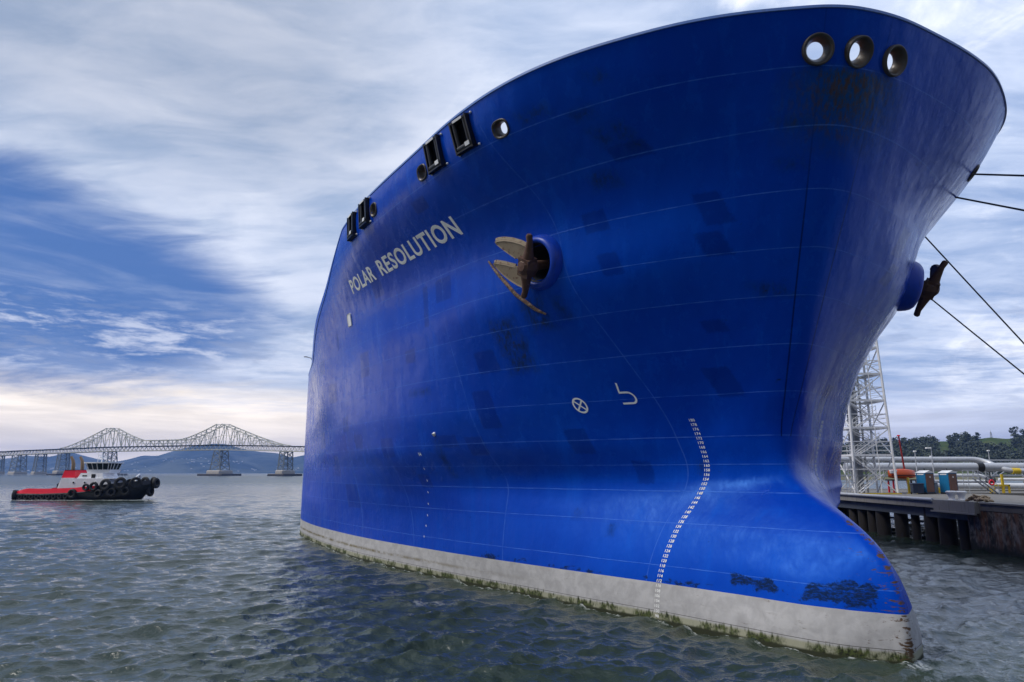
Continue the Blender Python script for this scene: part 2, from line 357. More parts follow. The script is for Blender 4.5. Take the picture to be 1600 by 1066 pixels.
def hull_n(s,z,side=1):
    e=.05
    ys=(hull_y(s+e,z,side)-hull_y(s-e,z,side))/(2*e); yz=(hull_y(s,z+e,side)-hull_y(s,z-e,side))/(2*e)
    n=np.stack([-ys,np.ones_like(ys),-yz],-1)*side
    return n/np.linalg.norm(n,axis=-1,keepdims=True)
# ------------------------------------------------------------------ tanker (local x = aft, y = port, z = above water)
tanker = empty("oil_tanker", (11.15, 31.2, 0), rad(103), label="huge blue oil tanker with bulbous bow and grey waterline band, moored at the wharf", cat="oil tanker")

# paint, rust and dirt marks carried by the plating
PATCH = [(-3.99, 16.73, .68, 1.3), (-3.57, 15.35, .62, .95), (-.52, 17.1, .9, .9), (-1.41, 9.94, .8, 1.25), (8.1, 9.41, 1.1, 2.0), (7.08, 11.82, 1.3, 1.15), (4.4, 7.6, .9, 1.2), (2.48, 6.11, .7, 1.05),
    (9.53, 7.53, 1.1, 1.0), (9.16, 16.2, 1.5, 1.3), (-.61, 15.15, .7, 1.0), (16.4, 18.2, 1.4, 1.6), (7.7, 20.5, 1.3, .65), (21.9, 8.25, 1.7, .95),
    (17.1, 7.65, 1.6, 1.2), (19.7, 13.4, 1.6, 1.7), (11.25, 7.84, 1.3, .7), (27.5, 12.2, 2.2, 1.5), (28.5, 6.6, 1.5, 1.6), (24.5, 9.6, 1.4, 1.1), (33, 8.8, 2.0, 1.4), (30.5, 14.6, 2.0, 1.2), (13.2, 13.0, 1.1, .8),
    (25.6, 4.4, 2.6, 1.7), (14.6, 5.6, 1.0, .8), (11.0, 15.6, .5, 2.4), (-2.2, 12.2, .6, .5), (-3.0, 19.4, 1.2, .6)]
STAIN = [(5.2, 12.4, 1.5, 2.6), (3.2, 13.6, 1.1, 1.4), (2.0, 13.7, .35, .9), (-2.62, 20.1, .35, .6), (-3.26, 19.9, .35, .9), (-2.68, 21.0, .6, .25), (-1.2, 21.6, 1.2, .3), (-3.8, 22.1, .4, .3), (-6.69, 19.35, .3, .22), (-6.07, 17.95, .25, .2),
    (.37, 6.3, .14, .4), (3.12, 3.5, .13, .35), (12.15, 7.0, .35, 2.2), (-4.01, 13.42, .55, .4), (12.66, 10.78, 1.8, .2), (5.05, 4.1, .12, .25), (25.5, 16.0, .25, 1.0), (-1.6, 18.6, .8, .5)]
STREAK = [(-7.6, 20.35, 1.5, 1.9)]          # under the three bow fairleads (s, z, half width in y, height)
SCUFF = [(-3.5, 2.0, 1.7, .55), (-6.3, 2.05, 2.0, .75), (-.6, 1.65, 3.0, .18), (4.2, 1.60, 3.2, .12), (9.0, 1.62, 3.4, .22)]
def softbox(s, z, L, soft):
    m = np.zeros_like(s)
    for a, b, w, hh in L:
        dd = np.maximum(np.abs(s - a) - w / 2, np.abs(z - b) - hh / 2)
        m = np.maximum(m, np.clip(.5 - dd / soft, 0, 1))
    return m

def frame_at(s, z, side):
    """point on the shell, horizontal tangent running aft, upward tangent, outward normal"""
    s_, z_ = np.array([s], float), np.array([z], float)
    p = Vector((s, float(hull_y(s_, z_, side)[0]), z)); n = Vector(hull_n(s_, z_, side)[0])
    th = Vector((0, 0, 1)).cross(n).normalized() * (1 if side < 0 else -1)
    if th.x < 0 and abs(n.x) < .95: th = -th
    tu = n.cross(th); tu = tu if tu.z > 0 else -tu
    return p, th, tu.normalized(), n
# openings through the bulwark: (s, z, side, half width, half height, kind)
HOLES = [(-7.85, 21.72, 1, .50, .50, 'big', 1.38)]
big = []
for yy in (1.48, -.12, -1.86):
    side = 1 if yy > 0 else -1
    ss = float(stem_s(21.72)) + np.linspace(0, 1.4, 4000) ** 2; k = int(np.argmin(np.abs(hull_y(ss, np.full_like(ss, 21.72), side) - yy))); big.append((float(ss[k]), 21.72, side))
OVALS = [(.34, 21.55, 1), (6.31, 21.78, 1), (12.61, 21.93, 1), (-1.7, 20.95, -1), (6.5, 21.3, -1), (11.9, 21.3, -1)]
ROLLERS = [(2.3, 22.1, 1), (4.75, 22.1, 1), (13.95, 22.15, 1), (16.55, 22.15, 1)]
CUTS = [(frame_at(*q), .5, .5, 2.0) for q in big] + [(frame_at(*q), .42, .36, 2.8) for q in OVALS] + [(frame_at(*q), .62, .70, 20.0) for q in ROLLERS]
ANCH = [(2.2, 15.9, 1), (1.0, 15.65, -1)]
CUTS += [(frame_at(*q), .85, .85, 2.0) for q in ANCH]

def shell(offset, z_lo, name):
    TT = np.concatenate([np.linspace(0, 7.2, 330), np.linspace(7.2, 15.3, 46)[1:]])
    Z = ZF[ZF >= z_lo]; nz, nt = len(Z), len(TT); V = []; Fc = []
    for side in (1, -1):
        ZZ, T2 = np.meshgrid(Z, TT, indexing='ij'); S = stem_s(ZZ) + T2 ** 2
        top = ztop(S); base_z = 15.99
        ZM = np.where(ZZ > base_z, base_z + (ZZ - base_z) * (top - base_z) / (23.1 - base_z), ZZ)
        S = stem_s(ZM) + T2 ** 2
        Y = hull_y(S, ZM, side); Pn = np.stack([S, Y, ZM], -1)
        if offset: Pn = Pn - hull_n(S, ZM, side) * offset
        o = 0 if side == 1 else nz * nt; V.append(Pn.reshape(-1, 3))
        i, j = np.meshgrid(np.arange(nz - 1), np.arange(nt - 1), indexing='ij')
        a = i * nt + j; q = np.stack([a, a + 1, a + nt + 1, a + nt], -1).reshape(-1, 4) + o
        flat = (ZM[1:, :-1] - ZM[:-1, :-1] < .004).reshape(-1)
        q = q[~flat]
        if side == 1: q = q[:, ::-1]
        Fc.append(q)
    V = np.concatenate(V); Fc = np.concatenate(Fc)
    cen = V[Fc].mean(1); drop = np.zeros(len(Fc), bool)
    for (p, th, tu, n), rx, rz, pw in CUTS:
        e = cen - np.array(p); x = np.abs(e @ np.array(th)) / rx; y = np.abs(e @ np.array(tu)) / rz; near = np.abs(e @ np.array(n)) < 1.0
        drop |= near & ((x ** pw + y ** pw) < 1.0)
    return V, Fc[~drop]
V, Fc = shell(0.0, -4.1, 'hull')
me = bpy.data.meshes.new("hull"); me.vertices.add(len(V)); me.vertices.foreach_set('co', V.ravel())
me.loops.add(Fc.size); me.loops.foreach_set('vertex_index', Fc.ravel().astype(np.int32))
me.polygons.add(len(Fc)); me.polygons.foreach_set('loop_start', np.arange(0, Fc.size, 4, dtype=np.int32)); me.polygons.foreach_set('loop_total', np.full(len(Fc), 4, np.int32))
me.update(); me.validate()
sx, sy, sz = V[:, 0], V[:, 1], V[:, 2]; dstem = sx - stem_s(sz)
fields = {
    'patch': np.where(sy > 0, softbox(sx, sz, PATCH, .30), softbox(sx, sz, [(a + .8, b - .5, w, hh) for a, b, w, hh in PATCH[:14]], .2)),
    'stain': np.where(sy > 0, softbox(sx, sz, STAIN, .45), 0),
    'scuff': np.where(sy > -.3, softbox(sx, sz, SCUFF, .5), 0),
    'streak': np.clip((21.3 - sz) / .3, 0, 1) * np.clip((sz - 17.8) / 2.4, 0, 1) * np.clip(1.25 - np.abs(sy + .2) / 2.5, 0, 1) * (sx < -5.5),
    'rust': .45 * np.clip(1 - dstem / .05, 0, 1) * np.clip((4.6 - sz) / .6, 0, 1) + .20 * np.clip(1 - dstem / 1.1, 0, 1) * np.clip((4.2 - sz) / .8, 0, 1),
}
for k_, arr in fields.items():
    at = me.attributes.new(k_, 'FLOAT', 'POINT'); at.data.foreach_set('value', arr.astype(np.float32))

m, t, b = mat_new('blue_shell_plating'); c = t.coord('Object'); X, Y, Z = t.sep(c)
vert = t.noise(t.stretch(c, (1.1, 1.1, .10)), .9, 6, .6, .2); broad = t.noise(t.stretch(c, (.5, .5, .35)), .35, 4, .55, .3)
blot = t.noise(c, 1.6, 8, .65, .4); fine = t.noise(c, 9.0, 6, .65); drip = t.noise(t.stretch(c, (5, 5, .22)), 1.4, 7, .7, .15)
# plates of slightly different blue
plate = t.n.new('ShaderNodeTexBrick'); t._set(plate.inputs['Vector'], t.comb(t.math('MULTIPLY', X, .125), t.math('MULTIPLY', Z, .53), 0.0))
plate.inputs['Color1'].default_value = (0, 0, 0, 1); plate.inputs['Color2'].default_value = (1, 1, 1, 1); plate.inputs['Mortar Size'].default_value = 0; plate.inputs['Scale'].default_value = 1; plate.inputs['Brick Width'].default_value = 1; plate.inputs['Row Height'].default_value = 1
blue = t.mix(t.math('ADD', t.math('MULTIPLY', broad, .65), t.math('MULTIPLY', vert, .35)), (.0003, .017, .31), (.0008, .088, .62))
blue = t.mix(t.math('MULTIPLY', plate.outputs[0], .25), blue, (.0005, .018, .34))
blue = t.mix(t.math('MULTIPLY', t.ramp(vert, .55, .75), .22), blue, (.002, .115, .68))
pk = t.ramp(t.math('ADD', t.attr('patch'), t.math('MULTIPLY', t.math('SUBTRACT', fine, .5), .9)), .30, .72)
blue = t.mix(t.math('MULTIPLY', pk, t.ramp(X, 10, 24, .46, .34)), blue, (.0004, .010, .165))
sv_ = t.attr('stain'); st = t.math('MULTIPLY', sv_, t.ramp(t.math('ADD', t.math('MULTIPLY', drip, .6), t.math('MULTIPLY', blot, .4)), .36, .62))
blue = t.mix(t.math('MULTIPLY', st, .85), blue, (.006, .016, .035))
blue = t.mix(t.math('MULTIPLY', t.math('MULTIPLY', sv_, t.ramp(t.noise(c, 3.2, 7, .7), .56, .66)), .8), blue, (.025, .018, .010))
sk = t.attr('streak'); blue = t.mix(t.math('MULTIPLY', sk, t.ramp(drip, .30, .66, .55, 1.0)), blue, (.010, .062, .095))
blue = t.mix(t.math('MULTIPLY', t.math('POWER', sk, 1.3), t.ramp(drip, .44, .62)), blue, (.085, .043, .022))
# weld seams: level strake seams, plus upright block joints
lines = None
for zz, w in ((2.22, .016), (3.95, .014), (5.28, .018), (6.45, .016), (7.66, .024), (9.45, .018), (11.32, .019), (13.18, .018), (14.95, .019), (17.02, .021), (19.22, .022), (21.2, .020)):
    k = t.math('COMPARE', t.math('ADD', Z, t.math('MULTIPLY', t.math('SUBTRACT', broad, .5), .10)), zz, w); lines = k if lines is None else t.math('MAXIMUM', lines, k)
for ss, w in ((.75, .022), (8.9, .03), (17.0, .04), (24.2, .10), (33.0, .08)):
    k = t.math('COMPARE', t.math('ADD', X, t.math('MULTIPLY', Z, -.02)), ss, w); lines = t.math('MAXIMUM', lines, t.math('MULTIPLY', k, .6))
blue = t.mix(t.math('MULTIPLY', lines, t.ramp(blot, .32, .60, .10, .46)), blue, (.09, .23, .72))
# stem cone joints: two dark upright lines either side of the centreline
half = t.math('MULTIPLY_ADD', t.math('SUBTRACT', Z, 7.6), .078, .22)
cone = t.math('COMPARE', t.math('ABSOLUTE', Y), half, .03); cone = t.math('MULTIPLY', t.math('MULTIPLY', cone, t.math('GREATER_THAN', Z, 7.6)), t.ramp(Z, 20.5, 14.5, .25, 1.0))
blue = t.mix(t.math('MULTIPLY', cone, .75), blue, (.001, .003, .05))
# grey band at the waterline, with growth and tide marks
gz = t.math('ADD', Z, t.math('MULTIPLY', t.math('SUBTRACT', fine, .5), .05))
grey = t.mix(t.ramp(blot, .35, .65), (.36, .355, .36), (.47, .465, .47))
gp = t.n.new('ShaderNodeTexBrick'); t._set(gp.inputs['Vector'], t.comb(t.math('MULTIPLY', X, .42), t.math('MULTIPLY', Z, 1.1), 0.0)); gp.inputs['Color1'].default_value = (0, 0, 0, 1); gp.inputs['Color2'].default_value = (1, 1, 1, 1); gp.inputs['Mortar Size'].default_value = 0; gp.inputs['Scale'].default_value = 1
grey = t.mix(t.math('MULTIPLY', gp.outputs[0], .22), grey, (.30, .30, .31))
tide = t.math('MULTIPLY', t.ramp(t.math('ABSOLUTE', t.math('SUBTRACT', gz, .78)), .0, .16, 1.0, 0.0), t.ramp(X, 4.0, 22.0))
grey = t.mix(t.math('MULTIPLY', tide, t.ramp(t.noise(t.stretch(c, (.5, .5, 1)), 2.0, 7, .7), .35, .6)), grey, (.15, .125, .06))
weld = t.math('COMPARE', Z, .42, .012); grey = t.mix(t.math('MULTIPLY', weld, .8), grey, (.06, .055, .05))
grey = t.mix(t.math('MULTIPLY', t.ramp(t.noise(t.stretch(c, (.6, .6, 3)), 1.7, 8, .75, .6), .60, .70), .6), grey, (.10, .075, .045))
lowz = t.ramp(gz, .40, .28)
grey = t.mix(t.math('MULTIPLY', lowz, .8), grey, (.30, .30, .19))
alg = t.math('MULTIPLY', t.ramp(t.math('ADD', Z, t.math('MULTIPLY', t.math('SUBTRACT', drip, .5), .9)), .40, .24), t.ramp(t.noise(t.stretch(c, (.8, .8, .5)), 1.3, 6, .7), .42, .56))
grey = t.mix(t.math('MULTIPLY', alg, .95), grey, (.045, .065, .006)); grey = t.mix(t.math('MULTIPLY', alg, t.ramp(fine, .45, .6)), grey, (.010, .014, .004))
grey = t.mix(t.ramp(Z, .14, .04), grey, (.02, .024, .008))
band = t.math('LESS_THAN', t.math('ADD', Z, t.math('MULTIPLY', t.math('SUBTRACT', blot, .5), .03)), 1.52)
col = t.mix(band, blue, grey)
sn = t.noise(t.stretch(c, (.8, .8, 1.3)), 1.5, 9, .68, .5)
scf = t.math('MULTIPLY', t.ramp(t.math('ADD', t.attr('scuff'), t.math('MULTIPLY', t.math('SUBTRACT', sn, .5), 3.2)), .52, .80), t.ramp(t.noise(t.stretch(c, (1.5, 1.5, 4)), 4.0, 6, .7), .36, .56, .45, 1.0))
scf = t.math('MULTIPLY', scf, t.math('SUBTRACT', 1.0, band)); col = t.mix(t.math('MULTIPLY', scf, .92), col, (.006, .010, .018))
rs = t.attr('rust'); rn = t.noise(t.comb(t.math('MULTIPLY', X, 1.0), t.math('MULTIPLY', Y, 1.0), t.math('MULTIPLY', Z, 5.0)), 1.6, 8, .7, .8)
rk = t.ramp(t.math('ADD', rs, t.ramp(rn, .38, .66)), .98, 1.12); col = t.mix(rk, col, t.mix(fine, (.035, .018, .010), (.17, .10, .055)))
t._set(b.inputs['Base Color'], col)
ro = t.math('ADD', t.ramp(blot, .3, .7, .15, .30), t.math('MULTIPLY', band, .35)); ro = t.math('ADD', ro, t.math('MULTIPLY', t.math('MAXIMUM', t.math('MAXIMUM', st, rk), scf), .35)); ro = t.math('ADD', ro, t.math('MULTIPLY', t.ramp(vert, .5, .7), .10))
ro = t.math('ADD', ro, t.ramp(Z, 7.0, 4.5, 0.0, .20)); t._set(b.inputs['Roughness'], ro); b.inputs['IOR'].default_value = 1.5; b.inputs['Specular IOR Level'].default_value = .42; t._set(b.inputs['Specular Tint'], t.mix(band, (.08, .38, 1.0), (1, 1, 1)))
dent = t.math('ADD', t.math('MULTIPLY', t.noise(t.stretch(c, (.7, .7, .5)), 1.1, 3, .5), 1.0), t.math('MULTIPLY', t.noise(t.stretch(c, (1.3, 1.3, .12)), 1.0, 3, .5), .7))
ribs = t.math('ABSOLUTE', t.math('SINE', t.math('MULTIPLY', X, 3.7)))
dent = t.math('ADD', dent, t.math('MULTIPLY', ribs, t.ramp(broad, .4, .65, .0, .10)))
bp = t.bump(dent, .15, .35); bp = t.bump(lines, .35, .03, bp); bp = t.bump(fine, .05, .02, bp); t._set(b.inputs['Normal'], bp)
M['hull'] = m
hull = link_mesh("hull", me, M['hull'], tanker, smooth=True)

# inner bulwark, rim and decks
V2, F2 = shell(.32, 20.3, 'inner'); me = bpy.data.meshes.new("bulwark"); me.from_pydata(V2.tolist(), [], F2[:, ::-1].tolist()); me.update()
M['bluein'] = paint('blue_bulwark_paint', (.001, .055, .50), .4, dirt=.35, dirtcol=(.01, .02, .08)); bulwark = link_mesh("bulwark", me, M['bluein'], tanker, smooth=True)
rim = MB(); L = {1: [], -1: []}
for side in (1, -1):
    for q in np.concatenate([np.linspace(0, 5.35, 150) ** 2 + stem_s(23.1), np.linspace(20.6, 36, 30), np.linspace(38, 224, 30)]):
        zz = float(ztop(q)); 
        if zz >= 23.09: zz = 23.1
        y0 = float(hull_y(q, zz, side)); n = hull_n(np.array([q]), np.array([min(zz, 23.0)]), side)[0]; n[2] = 0; n /= np.linalg.norm(n) + 1e-9
        L[side].append((Vector((q + n[0] * .03, y0 + n[1] * .03, zz)), Vector((q - n[0] * .34, y0 - n[1] * .34, zz))))
    vs = []; fs = []
    for o_, i_ in L[side]: vs += [o_ - Vector((0, 0, .06)), o_ + Vector((0, 0, .05)), i_ + Vector((0, 0, .05)), i_ - Vector((0, 0, .06))]
    for k in range(len(L[side]) - 1):
        for e in range(4): fs.append((4 * k + e, 4 * k + (e + 1) % 4, 4 * k + 4 + (e + 1) % 4, 4 * k + 4 + e))
    rim.add(vs, fs, False)
M['rail'] = paint('bulwark_rail_halo', (.10, .20, .52), .4, dirt=.2); rim.build('bulwark_rail', M['rail'], tanker)  # rail colour lightened to draw a pale halo along the hull edge
def deck(z, s0, s1, n, name):
    mb = MB(); qs = np.linspace(0, 1, n) ** 2 * (s1 - s0) + s0; vs = []
    for q in qs: vs += [(q, float(hull_y(q, z, 1)) - .1, z), (q, float(hull_y(q, z, -1)) + .1, z)]
    mb.add(vs, [(2 * i, 2 * i + 1, 2 * i + 3, 2 * i + 2) for i in range(n - 1)]); return mb.build(name, M['deckred'], tanker)
M['deckred'] = paint('red_deck_paint', (.16, .05, .04), .7, dirt=.4, streak=False)
deck(20.35, stem_s(20.35) + .5, 20.2, 50, 'forecastle_deck'); deck(15.85, 19.9, 224, 40, 'main_deck')
mb = MB(); mb.box((20.1, 0, 18.1), (.2, 34.5, 4.5)); mb.build('forecastle_bulkhead', M['white'], tanker)
mb = MB(); vs = [(224.2, float(hull_y(224, z, sd)), z) for z, sd in ((-4, 1), (16, 1), (16, -1), (-4, -1))]; mb.add(vs, [(0, 1, 2, 3)]); mb.build('transom', M['bluein'], tanker)

# ---- fairleads
def fairlead(q, rx, ry, pw, deep, name='fairlead'):
    p, th, tu, n = frame_at(*q); mb = MB(); p = p + n * (.10 if name == 'fairlead' else .0)
    r0 = max(rx, ry)
    prof = [(r0 + .11, -.40), (r0 + .105, .03), (r0 + .075, .065), (r0 + .03, .055), (r0 - .03, -.02), (r0 - .08, -.14), (r0 - .13 * deep, -.27), (r0 - .15 * deep, -.36), (r0 - .14 * deep, -.42), (r0 + .02, -.46)]
    mb.lathe(p, n, prof, 40, up=tu, sx=rx / r0, sy=ry / r0, power=pw); return mb.build(name, M['liner'], tanker)
for q in big: fairlead(q, .48, .48, 2.0, 1.1)
for q in OVALS: fairlead(q, .40, .34, 2.6, .75, 'oval_fairlead')
# ---- roller fairleads: dark framed boxes with upright rollers
for q in ROLLERS:
    p, th, tu, n = frame_at(*q); mb = MB(); w, hh = 1.28, 1.44
    R = Matrix((th, n, tu)).transposed()
    pt = lambda x, y, z: p + th * x + n * y + tu * z
    mb.box(pt(0, -.27, 0), (w, .04, hh), R=R)
    for sgn in (-1, 1): mb.box(pt(sgn * w / 2, -.02, 0), (.09, .52, hh + .18), R=R); mb.box(pt(0, -.02, sgn * hh / 2), (w - .09, .515, .09), R=R)
    root = mb.build('roller_fairlead', M['blackp'], tanker)
    for sgn in (-1, 1):
        r_ = MB(); r_.tube([pt(sgn * .42, .10, -hh / 2 + .05), pt(sgn * .42, .10, hh / 2 - .05)], .12, 14); r_.build('roller', M['blackp'], root)
    r_ = MB(); r_.tube([pt(-.45, .18, -hh / 2 + .14), pt(.45, .18, -hh / 2 + .14)], .12, 14); r_.build('roller', M['dark'], root)
    for cx_, cy_, cz_, sz_ in ((-.42, .31, -hh / 2 + .16, (.34, .03, .20)), (-.02, -.235, .02, (.20, .03, .30)), (-.05, .25, hh / 2, (.75, .03, .11))):
        pl = MB(); pl.box(pt(cx_, cy_, cz_), sz_, R=R); pl.build('roller_plate', M['white'], root)  # the inset middle plate is added as the bright gap in the opening
    for x0, z0 in ((-.88, hh / 2 + .03), (.62, hh / 2 + .03), (-.92, -hh / 2 - .08), (.70, -hh / 2 - .08)): fr = MB(); fr.lathe(pt(x0, -.02, z0), n, [(.055, 0), (.055, .06), (.02, .09), (0, .09)], 10); fr.build('bolt', M['white'], root)
    for x0, x1, y0, z0 in ((-.88, .62, .025, hh / 2 + .03), (-.92, .70, .03, -hh / 2 - .08)): ln = MB(); ln.bar(pt(x0, y0, z0), pt(x1, y0, z0), .035); ln.build('edge_bar', M['blackp'], root)

# ---- anchor pipes
QDIR = {1: Vector((-.55, 1.0, -.22)).normalized(), -1: Vector((-.45, -1.05, -.24)).normalized()}
for q in ANCH:
    p, th, tu, n = frame_at(*q); ax = QDIR[q[2]]; mb = MB()
    mb.lathe(p - ax * .5, ax, [(1.40, 0), (1.36, .35), (1.30, .58), (1.23, .74), (1.14, .84), (1.06, .86), (.98, .82), (.94, .74)], 44)
    pipe = mb.build('anchor_pipe', M['bluein'], tanker)
    mb = MB(); mb.lathe(p - ax * .5, ax, [(.95, .75), (.88, .60), (.82, .2), (.78, -1.6), (0, -1.6)], 36); mb.build('pipe_lining', M['dark'], pipe)

# ---- writing and marks on the shell
def text_mesh(txt, size=1.0, offset=0.0):
    cu = bpy.data.curves.new('txt', 'FONT'); cu.body = txt; cu.size = size; cu.offset = offset; cu.space_character = 1.10; cu.resolution_u = 4
    o = bpy.data.objects.new('txt', cu); COL.objects.link(o); dg = bpy.context.evaluated_depsgraph_get(); dg.update()
    me = bpy.data.meshes.new_from_object(o.evaluated_get(dg)); bpy.data.objects.remove(o); bpy.data.curves.remove(cu)
    bm = bmesh.new(); bm.from_mesh(me); bmesh.ops.triangulate(bm, faces=bm.faces)
    v = np.array([x.co[:] for x in bm.verts]); f = [[x.index for x in g.verts] for g in bm.faces]; bm.free(); bpy.data.meshes.remove(me); return v, f
def lay(u, s_of, z_of, v, f, name, mat, side=1, lift=.012, parent=None):
    S = s_of(v); Zz = z_of(v); y = hull_y(S, Zz, side); n = hull_n(S, Zz, side); Pn = np.stack([S, y, Zz], -1) + n * lift
    me = bpy.data.meshes.new(name); me.from_pydata(Pn.tolist(), [], f); me.update(); return link_mesh(name, me, mat, parent or tanker)
# arc length along the shell at the height of the name
sa = np.linspace(5, 22, 400); ya = hull_y(sa, np.full_like(sa, 19.0), 1); arc = np.concatenate([[0], np.cumsum(np.hypot(np.diff(sa), np.diff(ya)))])
def ship_name(word, s_from, s_to):
    v, f = text_mesh(word, 1.0, 0.026); x0, x1 = v[:, 0].min(), v[:, 0].max(); ymin, ymax = 0.0, .73
    a0, a1 = np.interp(s_from, sa, arc), np.interp(s_to, sa, arc)
    def mk(v, lift, name, mat, par=None):
        s_of = lambda w: np.interp(a0 + (w[:, 0] - x0) / (x1 - x0) * (a1 - a0), arc, sa); z_of = lambda w: 18.52 + (w[:, 1] - ymin) / (ymax - ymin) * .93
        return lay(None, s_of, z_of, v, f2, name, mat, 1, lift, par)
    f2 = f; o = mk(v, .014, 'ship_name', M['lettering'])
    v2, f2 = text_mesh(word, 1.0, -.008); mk(v2, .022, 'letter_fill', M['letter_in'], o)
ship_name("POLAR", 20.25, 15.95); ship_name("RESOLUTION", 15.15, 6.15)
digits = {}
def draft(txt, z, side):
    v, f = text_mesh(txt, 1.0, .022); w = v[:, 0].max() - v[:, 0].min(); xm = v[:, 0].min() + w / 2
    scl = (.118 if side > 0 else .15) / .73
    yb = hull_y(np.array([.2]), np.array([z + .05]), side)[0]
    ss = np.linspace(-1.5, 2.0, 500); ys = hull_y(ss, np.full_like(ss, z + .05), side); ar = np.concatenate([[0], np.cumsum(np.hypot(np.diff(ss), np.diff(ys)))]); a0 = np.interp(.2, ss, ar)
    sg = -1 if side > 0 else 1
    lay(None, lambda q: np.interp(a0 + sg * (q[:, 0] - xm) * scl * (1.08 if side > 0 else 1.5), ar, ss), lambda q: z + q[:, 1] * scl, v, f, 'draft_mark', M['lettering'], side, .010)
for dm in range(98, 181, 2): draft(str(dm), dm / 10 - 9.65, 1)
for dm in range(150, 181, 2): draft(str(dm), dm / 10 - 9.65, -1)
for zz in (7.1, 6.3, 5.6, 4.9, 4.2, 3.5, 2.86, 2.2): 
    s0 = 13.8 + (7.1 - zz) * .42; v, f = text_mesh("|" if zz < 7 else "14", .34, .02); xm = v[:, 0].mean()
    v = v.copy(); v[:, 1] *= (.32 if zz < 7 else .7); lay(None, lambda q: s0 - (q[:, 0] - xm) * .7, lambda q: zz + q[:, 1], v, f, 'draft_tick', M['lettering'], 1, .012)
def ribbon(pts, w, name, side=1, closed=False, mat=None):
    """painted stroke along (s, z) points given in the tangent plane metric"""
    pts = [np.array(p, float) for p in pts]; v = []; n = len(pts)
    for i, p in enumerate(pts):
        a = pts[(i - 1) % n] if (closed or i > 0) else p; c2 = pts[(i + 1) % n] if (closed or i < n - 1) else p
        dvec = c2 - a; dvec /= np.linalg.norm(dvec) + 1e-9; nn = np.array([-dvec[1], dvec[0]]) * w / 2; v += [p + nn, p - nn]
    f = [(2 * i, 2 * i + 1, (2 * i + 3) % (2 * n), (2 * i + 2) % (2 * n)) for i in range(n if closed else n - 1)]
    return np.array(v), f
def tangent_lay(strokes, s0, z0, side, name):
    vs = []; fs = []
    for v, f in strokes: fs += [tuple(i + len(vs) for i in q) for q in f]; vs += v.tolist()
    v = np.array(vs); ss = np.linspace(s0 - 3, s0 + 4, 900); ys = hull_y(ss, np.full_like(ss, z0), side); ar = np.concatenate([[0], np.cumsum(np.hypot(np.diff(ss), np.diff(ys)))]); a0 = np.interp(s0, ss, ar)
    lay(None, lambda q: np.interp(a0 - q[:, 0], ar, ss), lambda q: z0 + q[:, 1], np.c_[v, np.zeros(len(v))], fs, name, M['lettering'], side, .013)
circ = [(.33 * math.cos(k * math.pi / 20), .33 * math.sin(k * math.pi / 20)) for k in range(40)]
dia = lambda a: [(.31 * math.cos(a) * (k / 6 - 1), .31 * math.sin(a) * (k / 6 - 1)) for k in range(13)]
tangent_lay([ribbon(circ, .085, '', closed=True), ribbon(dia(math.pi / 4), .075, ''), ribbon(dia(-math.pi / 4), .075, '')], 3.6, 9.29, 1, 'thruster_mark')
hook = [(.02, .50), (-.02, .36), (-.07, .22), (-.12, .06), (0, .06), (.13, .06), (.25, .055)] 
arc_ = [(.25 + .245 * math.sin(a), -.19 + .245 * math.cos(a)) for a in np.linspace(.15, math.pi, 14)]
tail = [(.25 - .10 * k, -.435) for k in range(1, 6)]
bulbmark = [ribbon(hook[:4], .085, ''), ribbon([(-.155, .06)] + hook[4:] + arc_ + tail, .085, '')]
tangent_lay(bulbmark, 1.85, 9.70, 1, 'bulb_mark')
tangent_lay([(np.c_[-v[:, 0], v[:, 1]], f) for v, f in bulbmark], 3.6, 9.6, -1, 'bulb_mark')
# small plated hatch, discharge pipe and rubbing bar on the port side
p, th, tu, n = frame_at(22.16, 17.04, 1); R = Matrix((th, n, tu)).transposed(); mb = MB(); mb.bbox(p, (.80, .10, .92), .12, R=R); hp = mb.build('shell_hatch', M['white'], tanker)
p, th, tu, n = frame_at(12.05, 8.3, 1); mb = MB(); mb.lathe(p, (n - Vector((0, 0, .5))).normalized(), [(.10, -.1), (.12, .10), (.09, .12), (.07, .0), (.0, .0)], 14); mb.build('discharge_pipe', M['white'], tanker)
pts = []
for s_, z_ in ((5.2, 16.75), (4.7, 16.0), (4.27, 15.46), (3.77, 14.7), (3.43, 14.31), (3.09, 13.84), (2.75, 13.54)):
    p, th, tu, n = frame_at(s_, z_, 1); pts.append(p + n * .03)
mb = MB(); mb.tube(pts, [.05, .09, .1, .1, .1, .09, .05], 10); mb.build('rubbing_bar', M['rust'], tanker)
# lamp bracket at the main deck edge
mb = MB(); q = Vector((40.5, 22.0, 16.05)); mb.tube([q, q + Vector((0, 0, .7)), q + Vector((0, .2, 1.0)), q + Vector((0, .6, 1.1))], .04, 8); mb.box(q + Vector((0, .7, 1.1)), (.16, .3, .08)); mb.build('deck_lamp', M['grey'], tanker)

